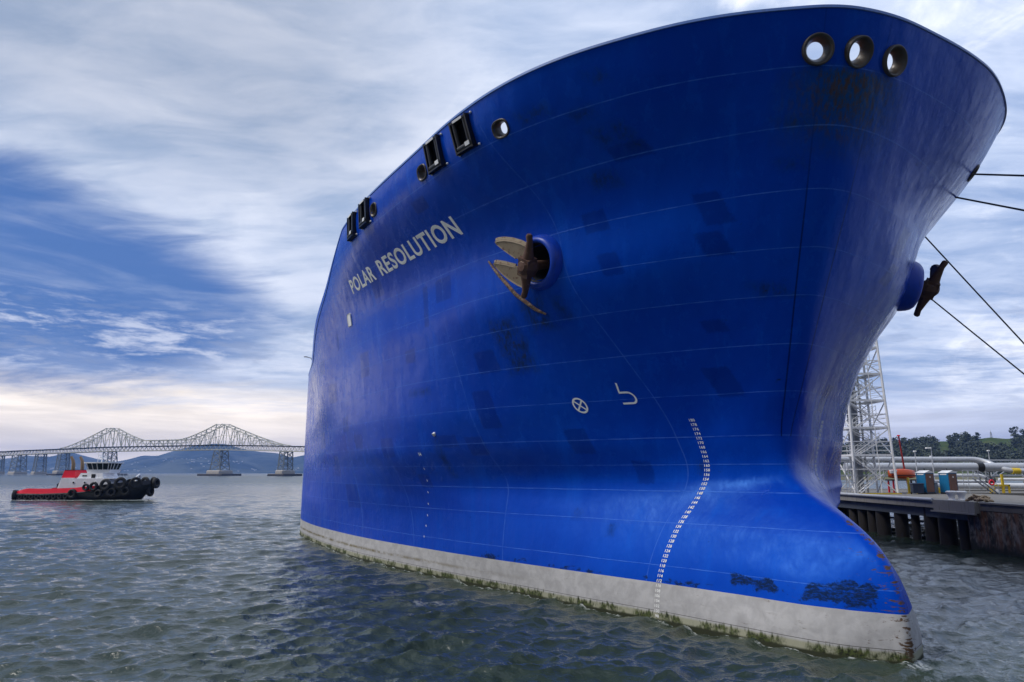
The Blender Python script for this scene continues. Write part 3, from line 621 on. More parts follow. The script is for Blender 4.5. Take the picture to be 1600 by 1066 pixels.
# ------------------------------------------------------------------ anchors (world-placed things resting in their pipes)
def to_world(p): return tanker.matrix_basis @ Vector(p)
RT = Matrix.Rotation(rad(103), 3, 'Z')
def anchor(side, label):
    p, th, tu, n = frame_at(*ANCH[0 if side > 0 else 1]); q = QDIR[side]; hub = p + q * .92 + (Vector((.02, -.06, -.20)) if side > 0 else Vector((.25, -.40, .08)))
    bd = Vector((-2.0, .23 * side, 2.4)).normalized(); fl = Vector((.9, 1.0 * side, 1.0)).normalized(); fl = (fl - bd * fl.dot(bd) * .8).normalized(); nn = bd.cross(fl).normalized()
    shank_dir = (p - q * 1.0 - hub).normalized(); W_ = to_world(hub); root = empty('anchor', W_, 0, label=label, cat='anchor', group='anchors housed on the tanker bow')
    w = lambda v: RT @ v; b, f, m_, qq = w(bd), w(fl), w(nn), w(q)
    mb = MB(); mb.lathe(-qq * .45, qq, [(0, -.02), (.34, 0), (.44, .2), (.46, .45), (.38, .72), (.22, .86), (0, .88)], 10, smooth=False); mb.box((0, 0, 0), (.62, .62, .9), R=Matrix((m_, f, b)).transposed()); mb.build('crown', M['casting'], root)
    for sg in (1, -1):
        mb = MB(); mb.tube([b * .2 * sg, b * .75 * sg - f * .02, b * 1.25 * sg - f * .02, b * 1.52 * sg + qq * .05, b * 1.60 * sg + qq * .05], [.34, .22, .15, .155, .10], 12); mb.build('crown_arm', M['casting'], root)
        poly = [(.12, .0), (1.02, .0), (1.04, .35), (.98, .9), (.84, 1.45), (.66, 1.86), (.56, 1.98), (.47, 1.85), (.34, 1.3), (.22, .6)]
        mb = MB(); mb.prism([(x * sg, y) for x, y in poly], f * .1, b, f, m_, .13)
        for a_, b2 in zip(poly[1:6], poly[2:7]): mb.bar(b * (a_[0] * sg) + f * (a_[1] + .1), b * (b2[0] * sg) + f * (b2[1] + .1), .10, .22)
        for a_, b2 in zip(poly[6:9], poly[7:10]): mb.bar(b * (a_[0] * sg) + f * (a_[1] + .1), b * (b2[0] * sg) + f * (b2[1] + .1), .09, .20)
        mb.build('fluke', M['fluke'] if side > 0 else M['casting'], root)
    mb = MB(); sh_ = w(shank_dir); mb.tube([sh_ * .2, sh_ * 1.2, sh_ * 2.2], [.26, .22, .18], 12); mb.build('shank', M['casting'], root)
    mb = MB()
    for k in range(12):
        a_ = 2 * math.pi * k / 12; a2 = 2 * math.pi * (k + 1) / 12
        mb.bar(m_ * math.cos(a_) * .34 + sh_ * (.75 + .22 * math.sin(a_)), m_ * math.cos(a2) * .34 + sh_ * (.75 + .22 * math.sin(a2)), .13)
    mb.build('shackle', M['rust'], root)
anchor(1, "rusty stockless anchor with both flukes showing, beside the ship's painted name")
anchor(-1, "dark stockless anchor sticking out from the far side of the bow near the mooring lines")
# ------------------------------------------------------------------ water: wind chop, finest near the quay and calmer far off
def water():
    rr = [7.0]
    while rr[-1] < 14000: rr.append(rr[-1] + max(.06, rr[-1] * (.0040 if rr[-1] < 110 else .0055 if rr[-1] < 320 else .012 if rr[-1] < 700 else .05)))
    rr = np.array(rr)
    fine = np.arange(-43, 43.01, .17); th = np.concatenate([np.arange(-180, -43, 4.0), fine, np.arange(47, 180, 4.0)])
    th = np.radians(th); nr, nt = len(rr), len(th)
    R_, T_ = np.meshgrid(rr, th, indexing='ij'); X = R_ * np.sin(T_); Y = R_ * np.cos(T_)
    cell = np.maximum(np.gradient(rr)[:, None], np.minimum(R_ * .0030, 9)) * np.ones_like(X)
    back = (np.abs(T_) > .78); cell = np.where(back, np.maximum(cell, R_ * .07), cell)
    Zz = np.zeros_like(X); DX = np.zeros_like(X); DY = np.zeros_like(X)
    rng = np.random.default_rng(11); N = 170
    lam = np.exp(rng.uniform(math.log(.20), math.log(6.0), N)); lam.sort()
    ang = np.radians(-68 + rng.normal(0, 34, N)); ph = rng.uniform(0, 6.283, N)
    gust = .75 + .35 * np.sin(X * .05 + 1.3 * np.sin(Y * .031)) * np.sin(Y * .043 + 1.0)
    for l, a, p in zip(lam, ang, ph):
        k = 2 * math.pi / l; slope = .054 if l < 1.3 else .040 if l < 2.6 else .024 if l < 4.5 else .012; A_ = slope / k
        wgt = np.clip((l / cell - 2.2) / 2.5, 0, 1) * (gust if l < 3 else 1)
        q = k * (X * math.cos(a) + Y * math.sin(a)) + p
        Zz += A_ * wgt * np.sin(q); c_ = .82 * A_ * wgt * np.cos(q); DX += c_ * math.cos(a); DY += c_ * math.sin(a)
    # foam: along the shell, behind crests near the bow, and round the tug
    s_ = (X - 11.15) * (-math.sin(rad(13))) + (Y - 31.2) * math.cos(rad(13)); y_ = -(X - 11.15) * math.cos(rad(13)) - (Y - 31.2) * math.sin(rad(13))
    dist = np.abs(y_) - hull_y(np.clip(s_, -7.7, 200), np.zeros_like(s_), 1); dist = np.where((s_ < -8.2), 9, dist)
    foam = np.exp(-(np.clip(dist, 0, None) / .22) ** 2) * .68
    for fx, fy, fr in ((2.2, 21.4, .35), (9.6, 20.6, .3), (-3.9, 34.0, .5), (-11.0, 38.0, .6)):
        foam = np.maximum(foam, .5 * np.exp(-((X - fx) / (fr * 1.9)) ** 2 - ((Y - fy) / fr) ** 2))
    tx, ty = X + 98.8, Y - 163.0
    foam = np.maximum(foam, np.where((np.abs(tx) < 21), 1.9 * np.exp(-((ty + 6.0) / 1.5) ** 2), 0)); foam = np.maximum(foam, 2.2 * np.exp(-((tx - 14.5) / 3.5) ** 2 - ((ty + 4.5) / 2.2) ** 2))
    X = X + DX; Y = Y + DY
    V = np.stack([X, Y, Zz], -1).reshape(-1, 3)
    i, j = np.meshgrid(np.arange(nr - 1), np.arange(nt), indexing='ij'); j2 = (j + 1) % nt
    F_ = np.stack([i * nt + j, (i + 1) * nt + j, (i + 1) * nt + j2, i * nt + j2], -1).reshape(-1, 4)[:, ::-1]
    V = np.concatenate([V, [[0, 0, 0]]]); Fl = F_.tolist() + [(nr * nt, (k + 1) % nt, k)[::-1] for k in range(nt)]
    me = bpy.data.meshes.new('water'); me.from_pydata(V.tolist(), [], Fl); me.update()
    at = me.attributes.new('foam', 'FLOAT', 'POINT'); at.data.foreach_set('value', np.concatenate([foam.ravel(), [0]]).astype(np.float32))
    m, t, b = mat_new('bay_water'); c = t.coord('Object')
    n1 = t.noise(c, .06, 4, .5); n2 = t.noise(c, 2.4, 5, .6, .3); n3 = t.noise(t.stretch(c, (1.0, 1.6, 1)), .55, 5, .62, .3); n4 = t.noise(c, 7.0, 3, .55)
    fo = t.math('MULTIPLY', t.attr('foam'), t.ramp(t.math('ADD', t.math('MULTIPLY', n2, .5), t.math('MULTIPLY', n4, .5)), .46, .60))
    col = t.mix(n1, (.022, .038, .028), (.036, .052, .040)); col = t.mix(fo, col, (.62, .66, .66)); t._set(b.inputs['Base Color'], col)
    dist_ = t.n.new('ShaderNodeVectorMath'); dist_.operation = 'LENGTH'; t.l.new(c, dist_.inputs[0])
    t._set(b.inputs['Roughness'], t.math('ADD', t.ramp(dist_.outputs['Value'], 80, 500, .03, .30), t.math('MULTIPLY', fo, .6))); b.inputs['IOR'].default_value = 1.5
    far = t.n.new('ShaderNodeCameraData').outputs['View Distance'] if False else None
    rid = t.math('ABSOLUTE', t.math('SUBTRACT', t.noise(t.stretch(c, (1.0, 1.5, 1)), 1.1, 5, .6, .4), .5)); n2 = t.math('SUBTRACT', n2, t.math('MULTIPLY', rid, .25))
    hgt = t.math('ADD', t.math('MULTIPLY', n3, 1.0), t.math('ADD', t.math('MULTIPLY', n2, .50), t.math('MULTIPLY', n4, .15)))
    t._set(b.inputs['Normal'], t.bump(hgt, .42, .30))
    return link_mesh('water', me, m, None, smooth=True, kind='structure', label='choppy dark green bay water')
water()

# ------------------------------------------------------------------ wharf (world-aligned: x = inland, y = away from the camera)
DZ = 3.7
EX = lambda y: 37.3 - .02 * (y - 58)
wharf = empty('wharf', (37.3, 58, 0), 0, label='long concrete oil wharf on dark piles, its near end walled with stained sheet steel', cat='wharf')
wl = lambda x, y, z: Vector((x - 37.3, y - 58, z))
def wbox(mb, x0, x1, y0, y1, z0, z1): return mb.box(wl((x0 + x1) / 2, (y0 + y1) / 2, (z0 + z1) / 2), (x1 - x0, y1 - y0, z1 - z0))
mb = MB(); wbox(mb, 37.0, 54.0, 20.0, 118.0, DZ - .55, DZ); mb.build('wharf_deck', M['deck'], wharf)
mb = MB(); wbox(mb, 36.75, 36.98, 61.0, 118.0, DZ - .62, DZ + .02); mb.build('edge_beam', M['concrete'], wharf)
mb = MB(); mb.tube([wl(36.72, 61.2, DZ + .06), wl(36.72, 118, DZ + .06)], .16, 12); mb.build('edge_pipe', M['galv'], wharf)
mb = MB(); wbox(mb, 36.62, 36.99, 55.6, 61.0, DZ - .80, DZ + .09); wbox(mb, 36.45, 36.62, 55.4, 61.2, DZ - .92, DZ - .80); mb.build('fender_beam', M['concrete'], wharf)
mb = MB(); wbox(mb, 37.1, 37.7, 55.5, 118, DZ - 1.45, DZ - .56); mb.build('edge_girder', M['beam'], wharf)
for k in range(9): mb = MB(); wbox(mb, 37.71, 53.8, 60 + k * 6.5, 60.7 + k * 6.5, DZ - 1.25, DZ - .57); mb.build('cross_girder', M['beam'], wharf)
# stained wall: a ribbed sheet face running back from the corner
mb = MB(); zs = (-2.5, DZ - .58); prof = []
yy = 20.0
while yy < 57.2: prof += [(37.02 + .05 * math.sin(yy * 2.1) * math.sin(yy * .7), yy)]; yy += .5
prof += [(37.02, 57.2), (37.9, 57.25), (53.9, 57.25), (53.9, 20)]
n_ = len(prof); vs = [wl(x, y, z) for z in zs for x, y in prof]; fs = [(i, (i + 1) % n_, n_ + (i + 1) % n_, n_ + i) for i in range(n_)]
mb.add(vs, fs); mb.build('sheet_wall', M['seawall'], wharf)
mb = MB(); wbox(mb, 36.9, 37.6, 20, 55.4, DZ - .02, DZ + .10); mb.build('wall_cap', M['concrete'], wharf)
pile_spots = [(37.7, 58.7, .5), (37.8, 61.2, .70), (37.7, 63.2, .65), (37.7, 65.8, .37), (37.7, 68.2, .60), (37.8, 71.7, .66), (37.7, 73.5, .5), (37.7, 75.5, .5), (37.7, 77.5, .5), (37.7, 81, .5), (37.7, 85, .5), (37.7, 89, .5), (37.7, 94, .5), (37.7, 99, .5), (37.7, 105, .5), (37.7, 112, .5),
    (43.4, 73.0, .5), (44.2, 77.2, .4), (44.5, 80.2, .5), (44.5, 88, .5), (44.5, 95, .5), (44.5, 103, .5), (52.5, 86.5, .5), (52.5, 91.6, .4), (52.5, 99.5, .5), (52.5, 107, .5)]
for x, y, r in pile_spots:
    mb = MB(); mb.tube([wl(x, y, -3), wl(x, y, 1.2), wl(x, y, DZ - .56)], [r * .96, r, r * .98], 12); mb.build('pile', M['timber'], wharf)
mb = MB(); mb.tube([wl(38.4, 62, 1.62), wl(38.4, 90, 1.62)], .10, 8); mb.build('walkway_pipe', M['beam'], wharf)
mb = MB(); wbox(mb, 39.2, 39.6, 76.5, 117, -2, DZ - 1.26); mb.build('dark_backing_wall', M['timber'], wharf)  # solid dark wall added so the gaps under the deck stay dark

# trestle carrying the pipes inland behind the wharf
tre = empty('pipe_trestle', (54.2, 101, 0), 0, label='low concrete trestle carrying pipelines away from the wharf', cat='trestle')
tl = lambda x, y, z: Vector((x - 54.2, y - 101, z))
mb = MB(); mb.box(tl(120, 101, DZ - .3), (131.4, 9, .6)); mb.build('trestle_deck', M['deck'], tre)
for k in range(13):
    for yy in (97.5, 104.5): mb = MB(); mb.tube([tl(60 + k * 10, yy, -3), tl(60 + k * 10, yy, DZ - .61)], .35, 10); mb.build('pile', M['timber'], tre)

GR_PIPE = 'silver pipelines above the wharf'
def pipeline(label, pts, r, mat='galv', bands=(), stands=(), rbend=1.6, name='pipeline', group=GR_PIPE):
    root = empty(name, (pts[0][0], pts[0][1], DZ), 0, label=label, cat='pipeline', group=group)
    o = Vector((pts[0][0], pts[0][1], DZ)); P_ = [Vector(p) - o for p in pts]; path = [P_[0]]
    for i in range(1, len(P_) - 1):
        a = (P_[i - 1] - P_[i]).normalized(); b_ = (P_[i + 1] - P_[i]).normalized(); rb = min(rbend, (P_[i - 1] - P_[i]).length * .49, (P_[i + 1] - P_[i]).length * .49)
        for k in range(7): u = k / 6; path.append((P_[i] + a * rb) * (1 - u) ** 2 + P_[i] * (2 * u * (1 - u)) + (P_[i] + b_ * rb) * u * u)
    path.append(P_[-1]); mb = MB(); mb.tube(path, r, 14); mb.build('pipe', M[mat], root)
    for bp_, bw, bm_ in bands:
        mb = MB(); q = Vector(bp_) - o; mb.lathe(q - Vector((bw / 2, 0, 0)), (1, 0, 0), [(r * .9, 0), (r * 1.12, 0), (r * 1.12, bw), (r * .9, bw)], 18, smooth=False); mb.build('flange_band', M[bm_], root)
    for sx_, sy_, zt in stands:
        q = Vector((sx_, sy_, DZ)) - o; mb = MB(); hh = zt - DZ
        for s in (-1, 1): mb.bar(q + Vector((0, s * r * 1.1, 0)), q + Vector((0, s * r * 1.1, hh - r)), .16)
        mb.bar(q + Vector((0, -r * 1.4, hh - r - .08)), q + Vector((0, r * 1.4, hh - r - .08)), .2, .16); mb.build('pipe_stand', M['grey'], root)
ST = lambda y, z, x0=58, n=13, dx_=9: [(x0 + i * dx_, y, z) for i in range(n)]
pipeline('thick silver pipeline with a black flange band', [(47.5, 99, 6.85), (180, 99, 6.85)], .62, bands=[((66.6, 99, 6.85), .9, 'blackp')], stands=ST(99, 6.85))
pipeline('slimmer silver pipeline that bends down over the thick one, with a yellow band', [(45.5, 101.2, 8.0), (68.6, 101.2, 8.0), (69.6, 98.0, 6.3), (180, 98.0, 6.3)], .36, rbend=2.2, bands=[((71.0, 98.0, 6.3), 1.1, 'yellow')], stands=ST(101.2, 8.0, 50, 2, 11))
pipeline('pale pipeline lying low on yellow blocks near the stairs', [(49.5, 83.6, 4.55), (96, 83.6, 4.35)], .34, mat='white', rbend=1)
pipeline('narrow pipeline behind the toilets ending in an elbow', [(48.5, 86.6, 5.75), (58.6, 86.6, 5.75), (60.2, 86.6, 4.6), (60.2, 86.6, DZ)], .20, mat='white', rbend=.8)
pipeline('narrow pipeline at knee height running past the toilets', [(50.5, 85.2, 5.05), (58.3, 85.2, 5.05)], .18, mat='white')
pipeline('long thin pipeline with a dark valve past the stairs', [(61.5, 88.0, 5.25), (105, 88.0, 5.25)], .17, mat='white')
pipeline('dark thin pipe between the pale low pipelines', [(51.0, 84.6, 4.9), (58, 84.6, 4.75)], .10, mat='dark')
mb = MB(); mb.box((74, 86.6, 3.4), (40, 8.6, .59)); o = mb.build('pipe_platform', M['deck']); tag(o, 'concrete platform under the low pipelines beside the wharf', 'platform')
for i, (x, y) in enumerate(((50.6, 82.9), (57.0, 82.9))):
    r_ = empty('pipe_block', (x, y, DZ), 0, label=('yellow pipe block beside the right toilet', 'yellow pipe block under the dark valve')[i], cat='pipe support', group='yellow pipe supports'); mb = MB(); mb.bbox((0, 0, .32), (.42, .5, .64), .06); mb.build('block', M['yellow'], r_); mb = MB(); mb.box((0, .45, .7), (.2, .4, .12)); mb.build('saddle', M['grey'], r_)
r_ = empty('valve', (57.7, 84.0, DZ), 0, label='dark pipe valve with a yellow upright handle rail', cat='valve'); mb = MB(); mb.lathe((0, 0, 1.5), (1, 0, 0), [(.0, -.35), (.45, -.35), (.45, -.2), (.3, -.15), (.3, .15), (.45, .2), (.45, .35), (0, .35)], 16); mb.tube([(0, 0, 0), (0, 0, 1.2)], .16, 8); mb.build('valve_body', M['dark'], r_)
mb = MB(); mb.tube([(0, 0, 1.8), (0, 0, 2.5)], .07, 8); mb.lathe((0, 0, 2.45), (0, 0, 1), [(.36, 0), (.4, .05), (.36, .1), (.3, .05), (.36, 0)], 16); mb.build('hand_wheel', M['dark'], r_)
mb = MB(); mb.bar((.7, -1.0, .0), (.7, -1.0, 2.2), .22); mb.bar((-.4, -1.0, .9), (1.5, -1.0, .9), .18); mb.bar((1.4, -1.0, 0), (1.4, -1.0, .95), .18); mb.build('guard_rail', M['yellow'], r_)

# crossover stairs
r_ = empty('crossover_stairs', (56.2, 81.2, DZ), 0, label='steel crossover stairs with handrails climbing over the pale low pipeline', cat='stairs')
for sgn, nm in ((-1, 0), (1, 1)):
    y = .45 * sgn
    mb = MB(); mb.bar((0, y, 0), (-2.2, y, 1.75), .07, .22, up=(0, 1, 0)); mb.build('stringer', M['galv'], r_)
    mb = MB(); mb.tube([(.1, y, .95), (-2.1, y, 2.65), (-3.3, y, 2.65)], .035, 6); mb.tube([(.1, y, .5), (-2.1, y, 2.2), (-3.3, y, 2.2)], .03, 6)
    for u in (0, .5, 1): mb.tube([(.1 - 2.2 * u, y, 1.7 * u), (.1 - 2.2 * u, y, .95 + 1.7 * u)], .035, 6)
    mb.tube([(-3.3, y, .0), (-3.3, y, 2.65)], .035, 6); mb.build('handrail', M['galv'], r_)
mb = MB()
for k in range(8): mb.box((-.15 - 2.1 * k / 8, 0, .15 + 1.65 * k / 8), (.28, .86, .04))
mb.build('tread', M['galv'], r_); mb = MB(); mb.box((-2.75, 0, 1.75), (1.1, .95, .06)); mb.build('landing', M['galv'], r_)
mb = MB(); mb.lathe((-.75, -.62, 1.25), (0, 1, 0), [(.26, -.05), (.36, 0), (.26, .05), (.16, 0), (.26, -.05)], 16); tag(mb.build('life_ring', M['red']), 'red life ring hung on the crossover stairs rail', 'life ring').location = (56.2, 81.2, DZ)

# ------------------------------------------------------------------ white access tower (gangway tower) behind the bow
TX0, TX1, TY0, TY1 = 38.95, 43.75, 79.2, 83.6
tw = empty('access_tower', (41.3, 81.4, DZ), 0, label='tall white lattice stair tower standing on the wharf behind the bow', cat='tower'); to = Vector((41.3, 81.4, DZ)); tp = lambda x, y, z: Vector((x, y, z)) - to
TOPZ = 25.0; tap = lambda z: (z - DZ) / (TOPZ - DZ) * .55
def leg_xy(i, z):
    k = tap(z); return ((TX0 + k, TY0 + k), (TX1 - k, TY0 + k), (TX1 - k, TY1 - k), (TX0 + k, TY1 - k))[i]
for i in range(4):
    mb = MB(); mb.tube([tp(*leg_xy(i, DZ), DZ), tp(*leg_xy(i, TOPZ), TOPZ)], .14, 10); mb.build('leg', M['white'], tw)
LV = [DZ + .1, 8.05, 11.2, 14.35, 17.5, 20.65, 24.0]
for li, z in enumerate(LV[1:]):
    mb = MB()
    for i in range(4): mb.bar(tp(*leg_xy(i, z), z), tp(*leg_xy((i + 1) % 4, z), z), .14, .24)
    mb.build('level_beam', M['white'], tw); mb = MB(); zh = z - 1.58
    for i in (0, 1, 3): mb.bar(tp(*leg_xy(i, zh), zh), tp(*leg_xy((i + 1) % 4, zh), zh), .09)
    mb.build('mid_rail', M['white'], tw)
    k = tap(z)
    for xc_, w_ in ((TX1 - .75 - k, 1.1), (TX0 + .65 + k, .9)): mb = MB(); mb.box(tp(xc_, (TY0 + TY1) / 2, z + .02), (w_, TY1 - TY0 - 2 * k - .3, .06)); mb.build('landing', M['galv'], tw)
    mb = MB()
    for hz in (.55, 1.1):
        for i in range(4): mb.tube([tp(*leg_xy(i, z + hz), z + hz), tp(*leg_xy((i + 1) % 4, z + hz), z + hz)], .028, 6)
    mb.build('guard_rail', M['white'], tw)
for li in range(len(LV) - 1):
    z0, z1 = LV[li], LV[li + 1]; mb = MB()
    for i in range(4):
        a, b_ = (i, (i + 1) % 4) if li % 2 else ((i + 1) % 4, i); zm = (z0 + z1) / 2
        mb.bar(tp(*leg_xy(a, z0), z0), tp(*leg_xy(b_, z1 - .12), z1 - .12), .10)
        if i in (0, 2): pa, pb = Vector((*leg_xy(i, z0), z0)), Vector((*leg_xy((i + 1) % 4, z0), z0)); q = pa.lerp(pb, .62); mb.bar(tp(q.x, q.y, z0), tp(q.x, q.y, z1), .07)
    mb.build('brace', M['white'], tw)
    x_a, x_b = (TX0 + .9 + tap(z0), TX1 - 1.0 - tap(z1)) if li % 2 == 0 else (TX0 + .9 + tap(z0), TX1 - 1.0 - tap(z1))
    zm = (z0 + z1) / 2
    for (yA, za, zb, rev) in ((TY0 + 1.0, z0, zm, False), (TY0 + 2.6, zm, z1, True)):
        xa, xb = (x_b, x_a) if rev else (x_a, x_b); mb = MB()
        for dy in (-.4, .4): mb.bar(tp(xa, yA + dy, za), tp(xb, yA + dy, zb), .06, .26, up=(0, 1, 0))
        for k in range(7): u = (k + .5) / 7; mb.box(tp(xa + (xb - xa) * u, yA, za + (zb - za) * u), (.26, .76, .035))
        mb.build('stair_flight', M['white'], tw); mb = MB()
        for dy in (-.42, .42):
            for hz in (.55, 1.0): mb.tube([tp(xa, yA + dy, za + hz), tp(xb, yA + dy, zb + hz)], .028, 6)
            for u in (0, .5, 1): mb.tube([tp(xa + (xb - xa) * u, yA + dy, za + (zb - za) * u), tp(xa + (xb - xa) * u, yA + dy, za + (zb - za) * u + 1.0)], .028, 6)
        mb.build('stair_rail', M['white'], tw)
mb = MB()
for dx_ in (-.55, .55):
    for dy in (-.5, .5): mb.bar(tp(41.3 + dx_, 82.6 + dy, DZ), tp(41.3 + dx_, 82.6 + dy, 24), .16)
for k in range(20): mb.box(tp(41.3, 82.6, DZ + 1 + k), (1.3, 1.2, .12))
mb.box(tp(41.3, 82.95, 13.8), (1.1, .08, 20)); mb.build('hoist_shaft', M['grey'], tw)
mb = MB(); mb.box(tp(41.4, 78.7, DZ + .06), (4.8, .35, .12)); mb.build('base_plate', M['yellow'], tw)
r_ = empty('lattice_gantry', (38.6, 78.6, DZ), 0, label='low grey lattice frame beside the foot of the white tower, half hidden by the bow', cat='frame')
mb = MB()
for x in (-1.9, -.9, .1):
    for y in (0, 1.4): mb.bar((x, y, 0), (x, y, 3.6), .09)
for z in (.5, 1.3, 2.1, 2.9, 3.6):
    for y in (0, 1.4): mb.bar((-1.9, y, z), (.1, y, z), .06)
mb.bar((-1.9, 0, 0), (.1, 0, 1.3), .06); mb.bar((-1.9, 1.4, 2.9), (.1, 1.4, 1.3), .06); mb.build('frame', M['galv'], r_)

# ------------------------------------------------------------------ things on the wharf deck
def toilet(x, label):
    r_ = empty('portable_toilet', (x, 79.3, DZ), rad(14), label=label, cat='portable toilet', group='portable toilets on the wharf')
    w, dp, hh = 1.22, 1.25, 2.15
    mb = MB(); mb.bbox((0, 0, .10), (w + .06, dp + .06, .2), .05); mb.build('base', M['dark'], r_)
    mb = MB()
    mb.box((-w / 2 + .025, 0, .2 + hh / 2), (.05, dp, hh)); mb.box((w / 2 - .025, 0, .2 + hh / 2), (.05, dp, hh)); mb.box((0, dp / 2 - .025, .2 + hh / 2), (w - .1, .05, hh)); mb.box((0, -dp / 2 + .045, .2 + hh / 2), (w - .1, .05, hh))
    for k in range(4): mb.box((-w / 2 - .012, -.42 + k * .28, .2 + hh * .38), (.03, .07, hh * .66))
    wall = mb.build('cabin', M['brightblue'], r_)
    for sg in (-1, 1): mb = MB(); mb.box((sg * (w / 2 + .01), 0, .2 + hh - .16), (.025, dp * .7, .12)); mb.build('vent_grille', M['white'] if sg < 0 else M['dark'], wall)
    mb = MB(); mb.bbox((0, -dp / 2 - .01, .2 + hh / 2 - .03), (w - .16, .07, hh - .12), .03); mb.box((0, -dp / 2 - .055, .9), (.7, .025, 1.0)); mb.box((0, -dp / 2 - .055, 1.85), (.7, .025, .4))
    dr = mb.build('door', M['door'], r_); mb = MB(); mb.box((0, -dp / 2 - .08, 1.9), (.12, .02, .18)); mb.build('door_sign', M['white'], dr)
    mb = MB(); mb.bbox((.48, -dp / 2 - .08, 1.15), (.06, .06, .22), .02); mb.build('handle', M['dark'], dr)
    mb = MB(); o_ = .07; zt = .2 + hh
    vs = [(-w / 2 - o_, -dp / 2 - o_, zt), (w / 2 + o_, -dp / 2 - o_, zt), (w / 2 + o_, dp / 2 + o_, zt), (-w / 2 - o_, dp / 2 + o_, zt), (0, -dp / 2 - o_ - .02, zt + .28), (0, dp / 2 + o_, zt + .28)]
    mb.add(vs, [(3, 2, 1, 0), (0, 1, 4), (2, 3, 5), (1, 2, 5, 4), (3, 0, 4, 5)]); mb.build('roof', M['white'], r_)
    mb = MB(); mb.tube([(.45, .45, zt), (.45, .45, zt + .5)], .06, 8); mb.build('vent_pipe', M['dark'], r_)
toilet(47.05, 'blue portable toilet with brown door, beside the dark blue bin'); toilet(49.65, 'blue portable toilet with brown door, behind the pair of white bollards')
r_ = empty('wheeled_bin', (45.6, 78.6, DZ), rad(-15), label='dark blue lidded bin beside the left toilet', cat='bin')
mb = MB(); mb.add([(-.5, -.45, .12), (.5, -.45, .12), (.5, .45, .12), (-.5, .45, .12), (-.58, -.55, 1.1), (.58, -.55, 1.1), (.58, .55, 1.1), (-.58, .55, 1.1)], [(3, 2, 1, 0), (4, 5, 6, 7), (0, 1, 5, 4), (1, 2, 6, 5), (2, 3, 7, 6), (3, 0, 4, 7)]); M['navy'] = paint('navy_plastic', (.012, .025, .06), .45); mb.build('bin_body', M['navy'], r_)
mb = MB(); mb.bbox((0, 0, 1.16), (1.24, 1.18, .12), .05); mb.build('lid', M['navy'], r_)
for sg in (-1, 1): mb = MB(); mb.lathe((sg * .52, .42, .14), (1, 0, 0), [(0, -.05), (.14, -.05), (.14, .05), (0, .05)], 12, smooth=False); mb.build('wheel', M['black'], r_)
r_ = empty('equipment_box', (48.55, 80.6, DZ), 0, label='grey equipment box between the two toilets', cat='box'); mb = MB(); mb.bbox((0, 0, .62), (.95, .7, 1.24), .05); mb.build('case', M['grey'], r_); mb = MB(); mb.bbox((0, 0, 1.28), (1.02, .78, .08), .03); mb.build('lid', M['galv'], r_); mb = MB(); mb.lathe((-.05, 0, 1.32), (0, 0, 1), [(.34, 0), (.34, .22), (.2, .42), (0, .46)], 14); mb.build('cowl', M['door'], r_)
# orange boat shell on a steel stand
r_ = empty('rescue_boat', (47.6, 85.0, DZ), 0, label='small orange rescue boat on a red legged stand', cat='boat')
mb = MB(); L_ = 3.3; vs = []; fs = []; NS = 16
for i in range(NS + 1):
    u = i / NS * 2 - 1; w_ = .72 * (1 - abs(u) ** 3.2) + .02; kz = .12 * u * u; up_ = .36 + .24 * (1 - u * u)
    for y, z in ((0, 1.62 + kz * 2), (-.5 * w_ / .72, 1.7 + kz), (-w_, 2.0 + kz), (-w_ * .97, 2.25), (-w_ * .6, 2.25 + up_ * .8), (0, 2.25 + up_), (w_ * .6, 2.25 + up_ * .8), (w_ * .97, 2.25), (w_, 2.0 + kz), (.5 * w_ / .72, 1.7 + kz)): vs.append((u * L_ / 2, y, z))
for i in range(NS):
    for k in range(10): j = (k + 1) % 10; fs.append((i * 10 + k, i * 10 + j, (i + 1) * 10 + j, (i + 1) * 10 + k))
mb.add(vs, fs, True); boat = mb.build('shell', M['orange'], r_); mb = MB(); mb.bar((-1.62, -.75, 2.05), (1.62, -.75, 2.05), .08); mb.build('rubbing_strip', M['black'], boat)
mb = MB(); mb.bbox((-1.1, -.2, 2.5), (.8, .6, .4), .08); mb.build('hatch', M['white'], boat)
mb = MB(); mb.box((0, 0, 1.5), (3.4, 1.4, .16)); mb.build('platform', M['dark'], r_)
for x in (-1.4, 1.4):
    for y in (-.55, .55): mb = MB(); mb.bar((x, y, 0), (x, y, 1.42), .16); mb.build('leg', M['red'] if x < 0 else M['rust'], r_)
for x, lb in ((46.9, 'yellow protective post nearest the white tower, before the orange boat'), (48.05, 'yellow protective post before the orange boat, beside the white tank')):
    p_ = empty('guard_post', (x - .9, 80.9, DZ), 0, label=lb, cat='post', group='yellow guard posts'); mb = MB(); mb.tube([(0, 0, 0), (0, 0, 1.75), (0, 0, 1.84)], [.14, .14, .06], 12); mb.build('post', M['yellow'], p_); mb = MB(); mb.lathe((0, 0, 0), (0, 0, 1), [(.3, 0), (.3, .05), (.16, .08)], 12); mb.build('foot', M['yellow'], p_)
r_ = empty('gas_tank', (48.7, 83.2, DZ), 0, label='upright white tank between the yellow post and the bin', cat='tank'); mb = MB(); mb.lathe((0, 0, .2), (0, 0, 1), [(.1, 0), (.32, .06), (.36, .2), (.36, 1.3), (.28, 1.46), (.1, 1.52), (0, 1.52)], 18); mb.build('vessel', M['white'], r_); mb = MB(); mb.lathe((0, 0, 0), (0, 0, 1), [(.34, 0), (.34, .24)], 14); mb.tube([(0, 0, 1.7), (0, 0, 1.95)], .06, 8); mb.build('stand', M['grey'], r_)
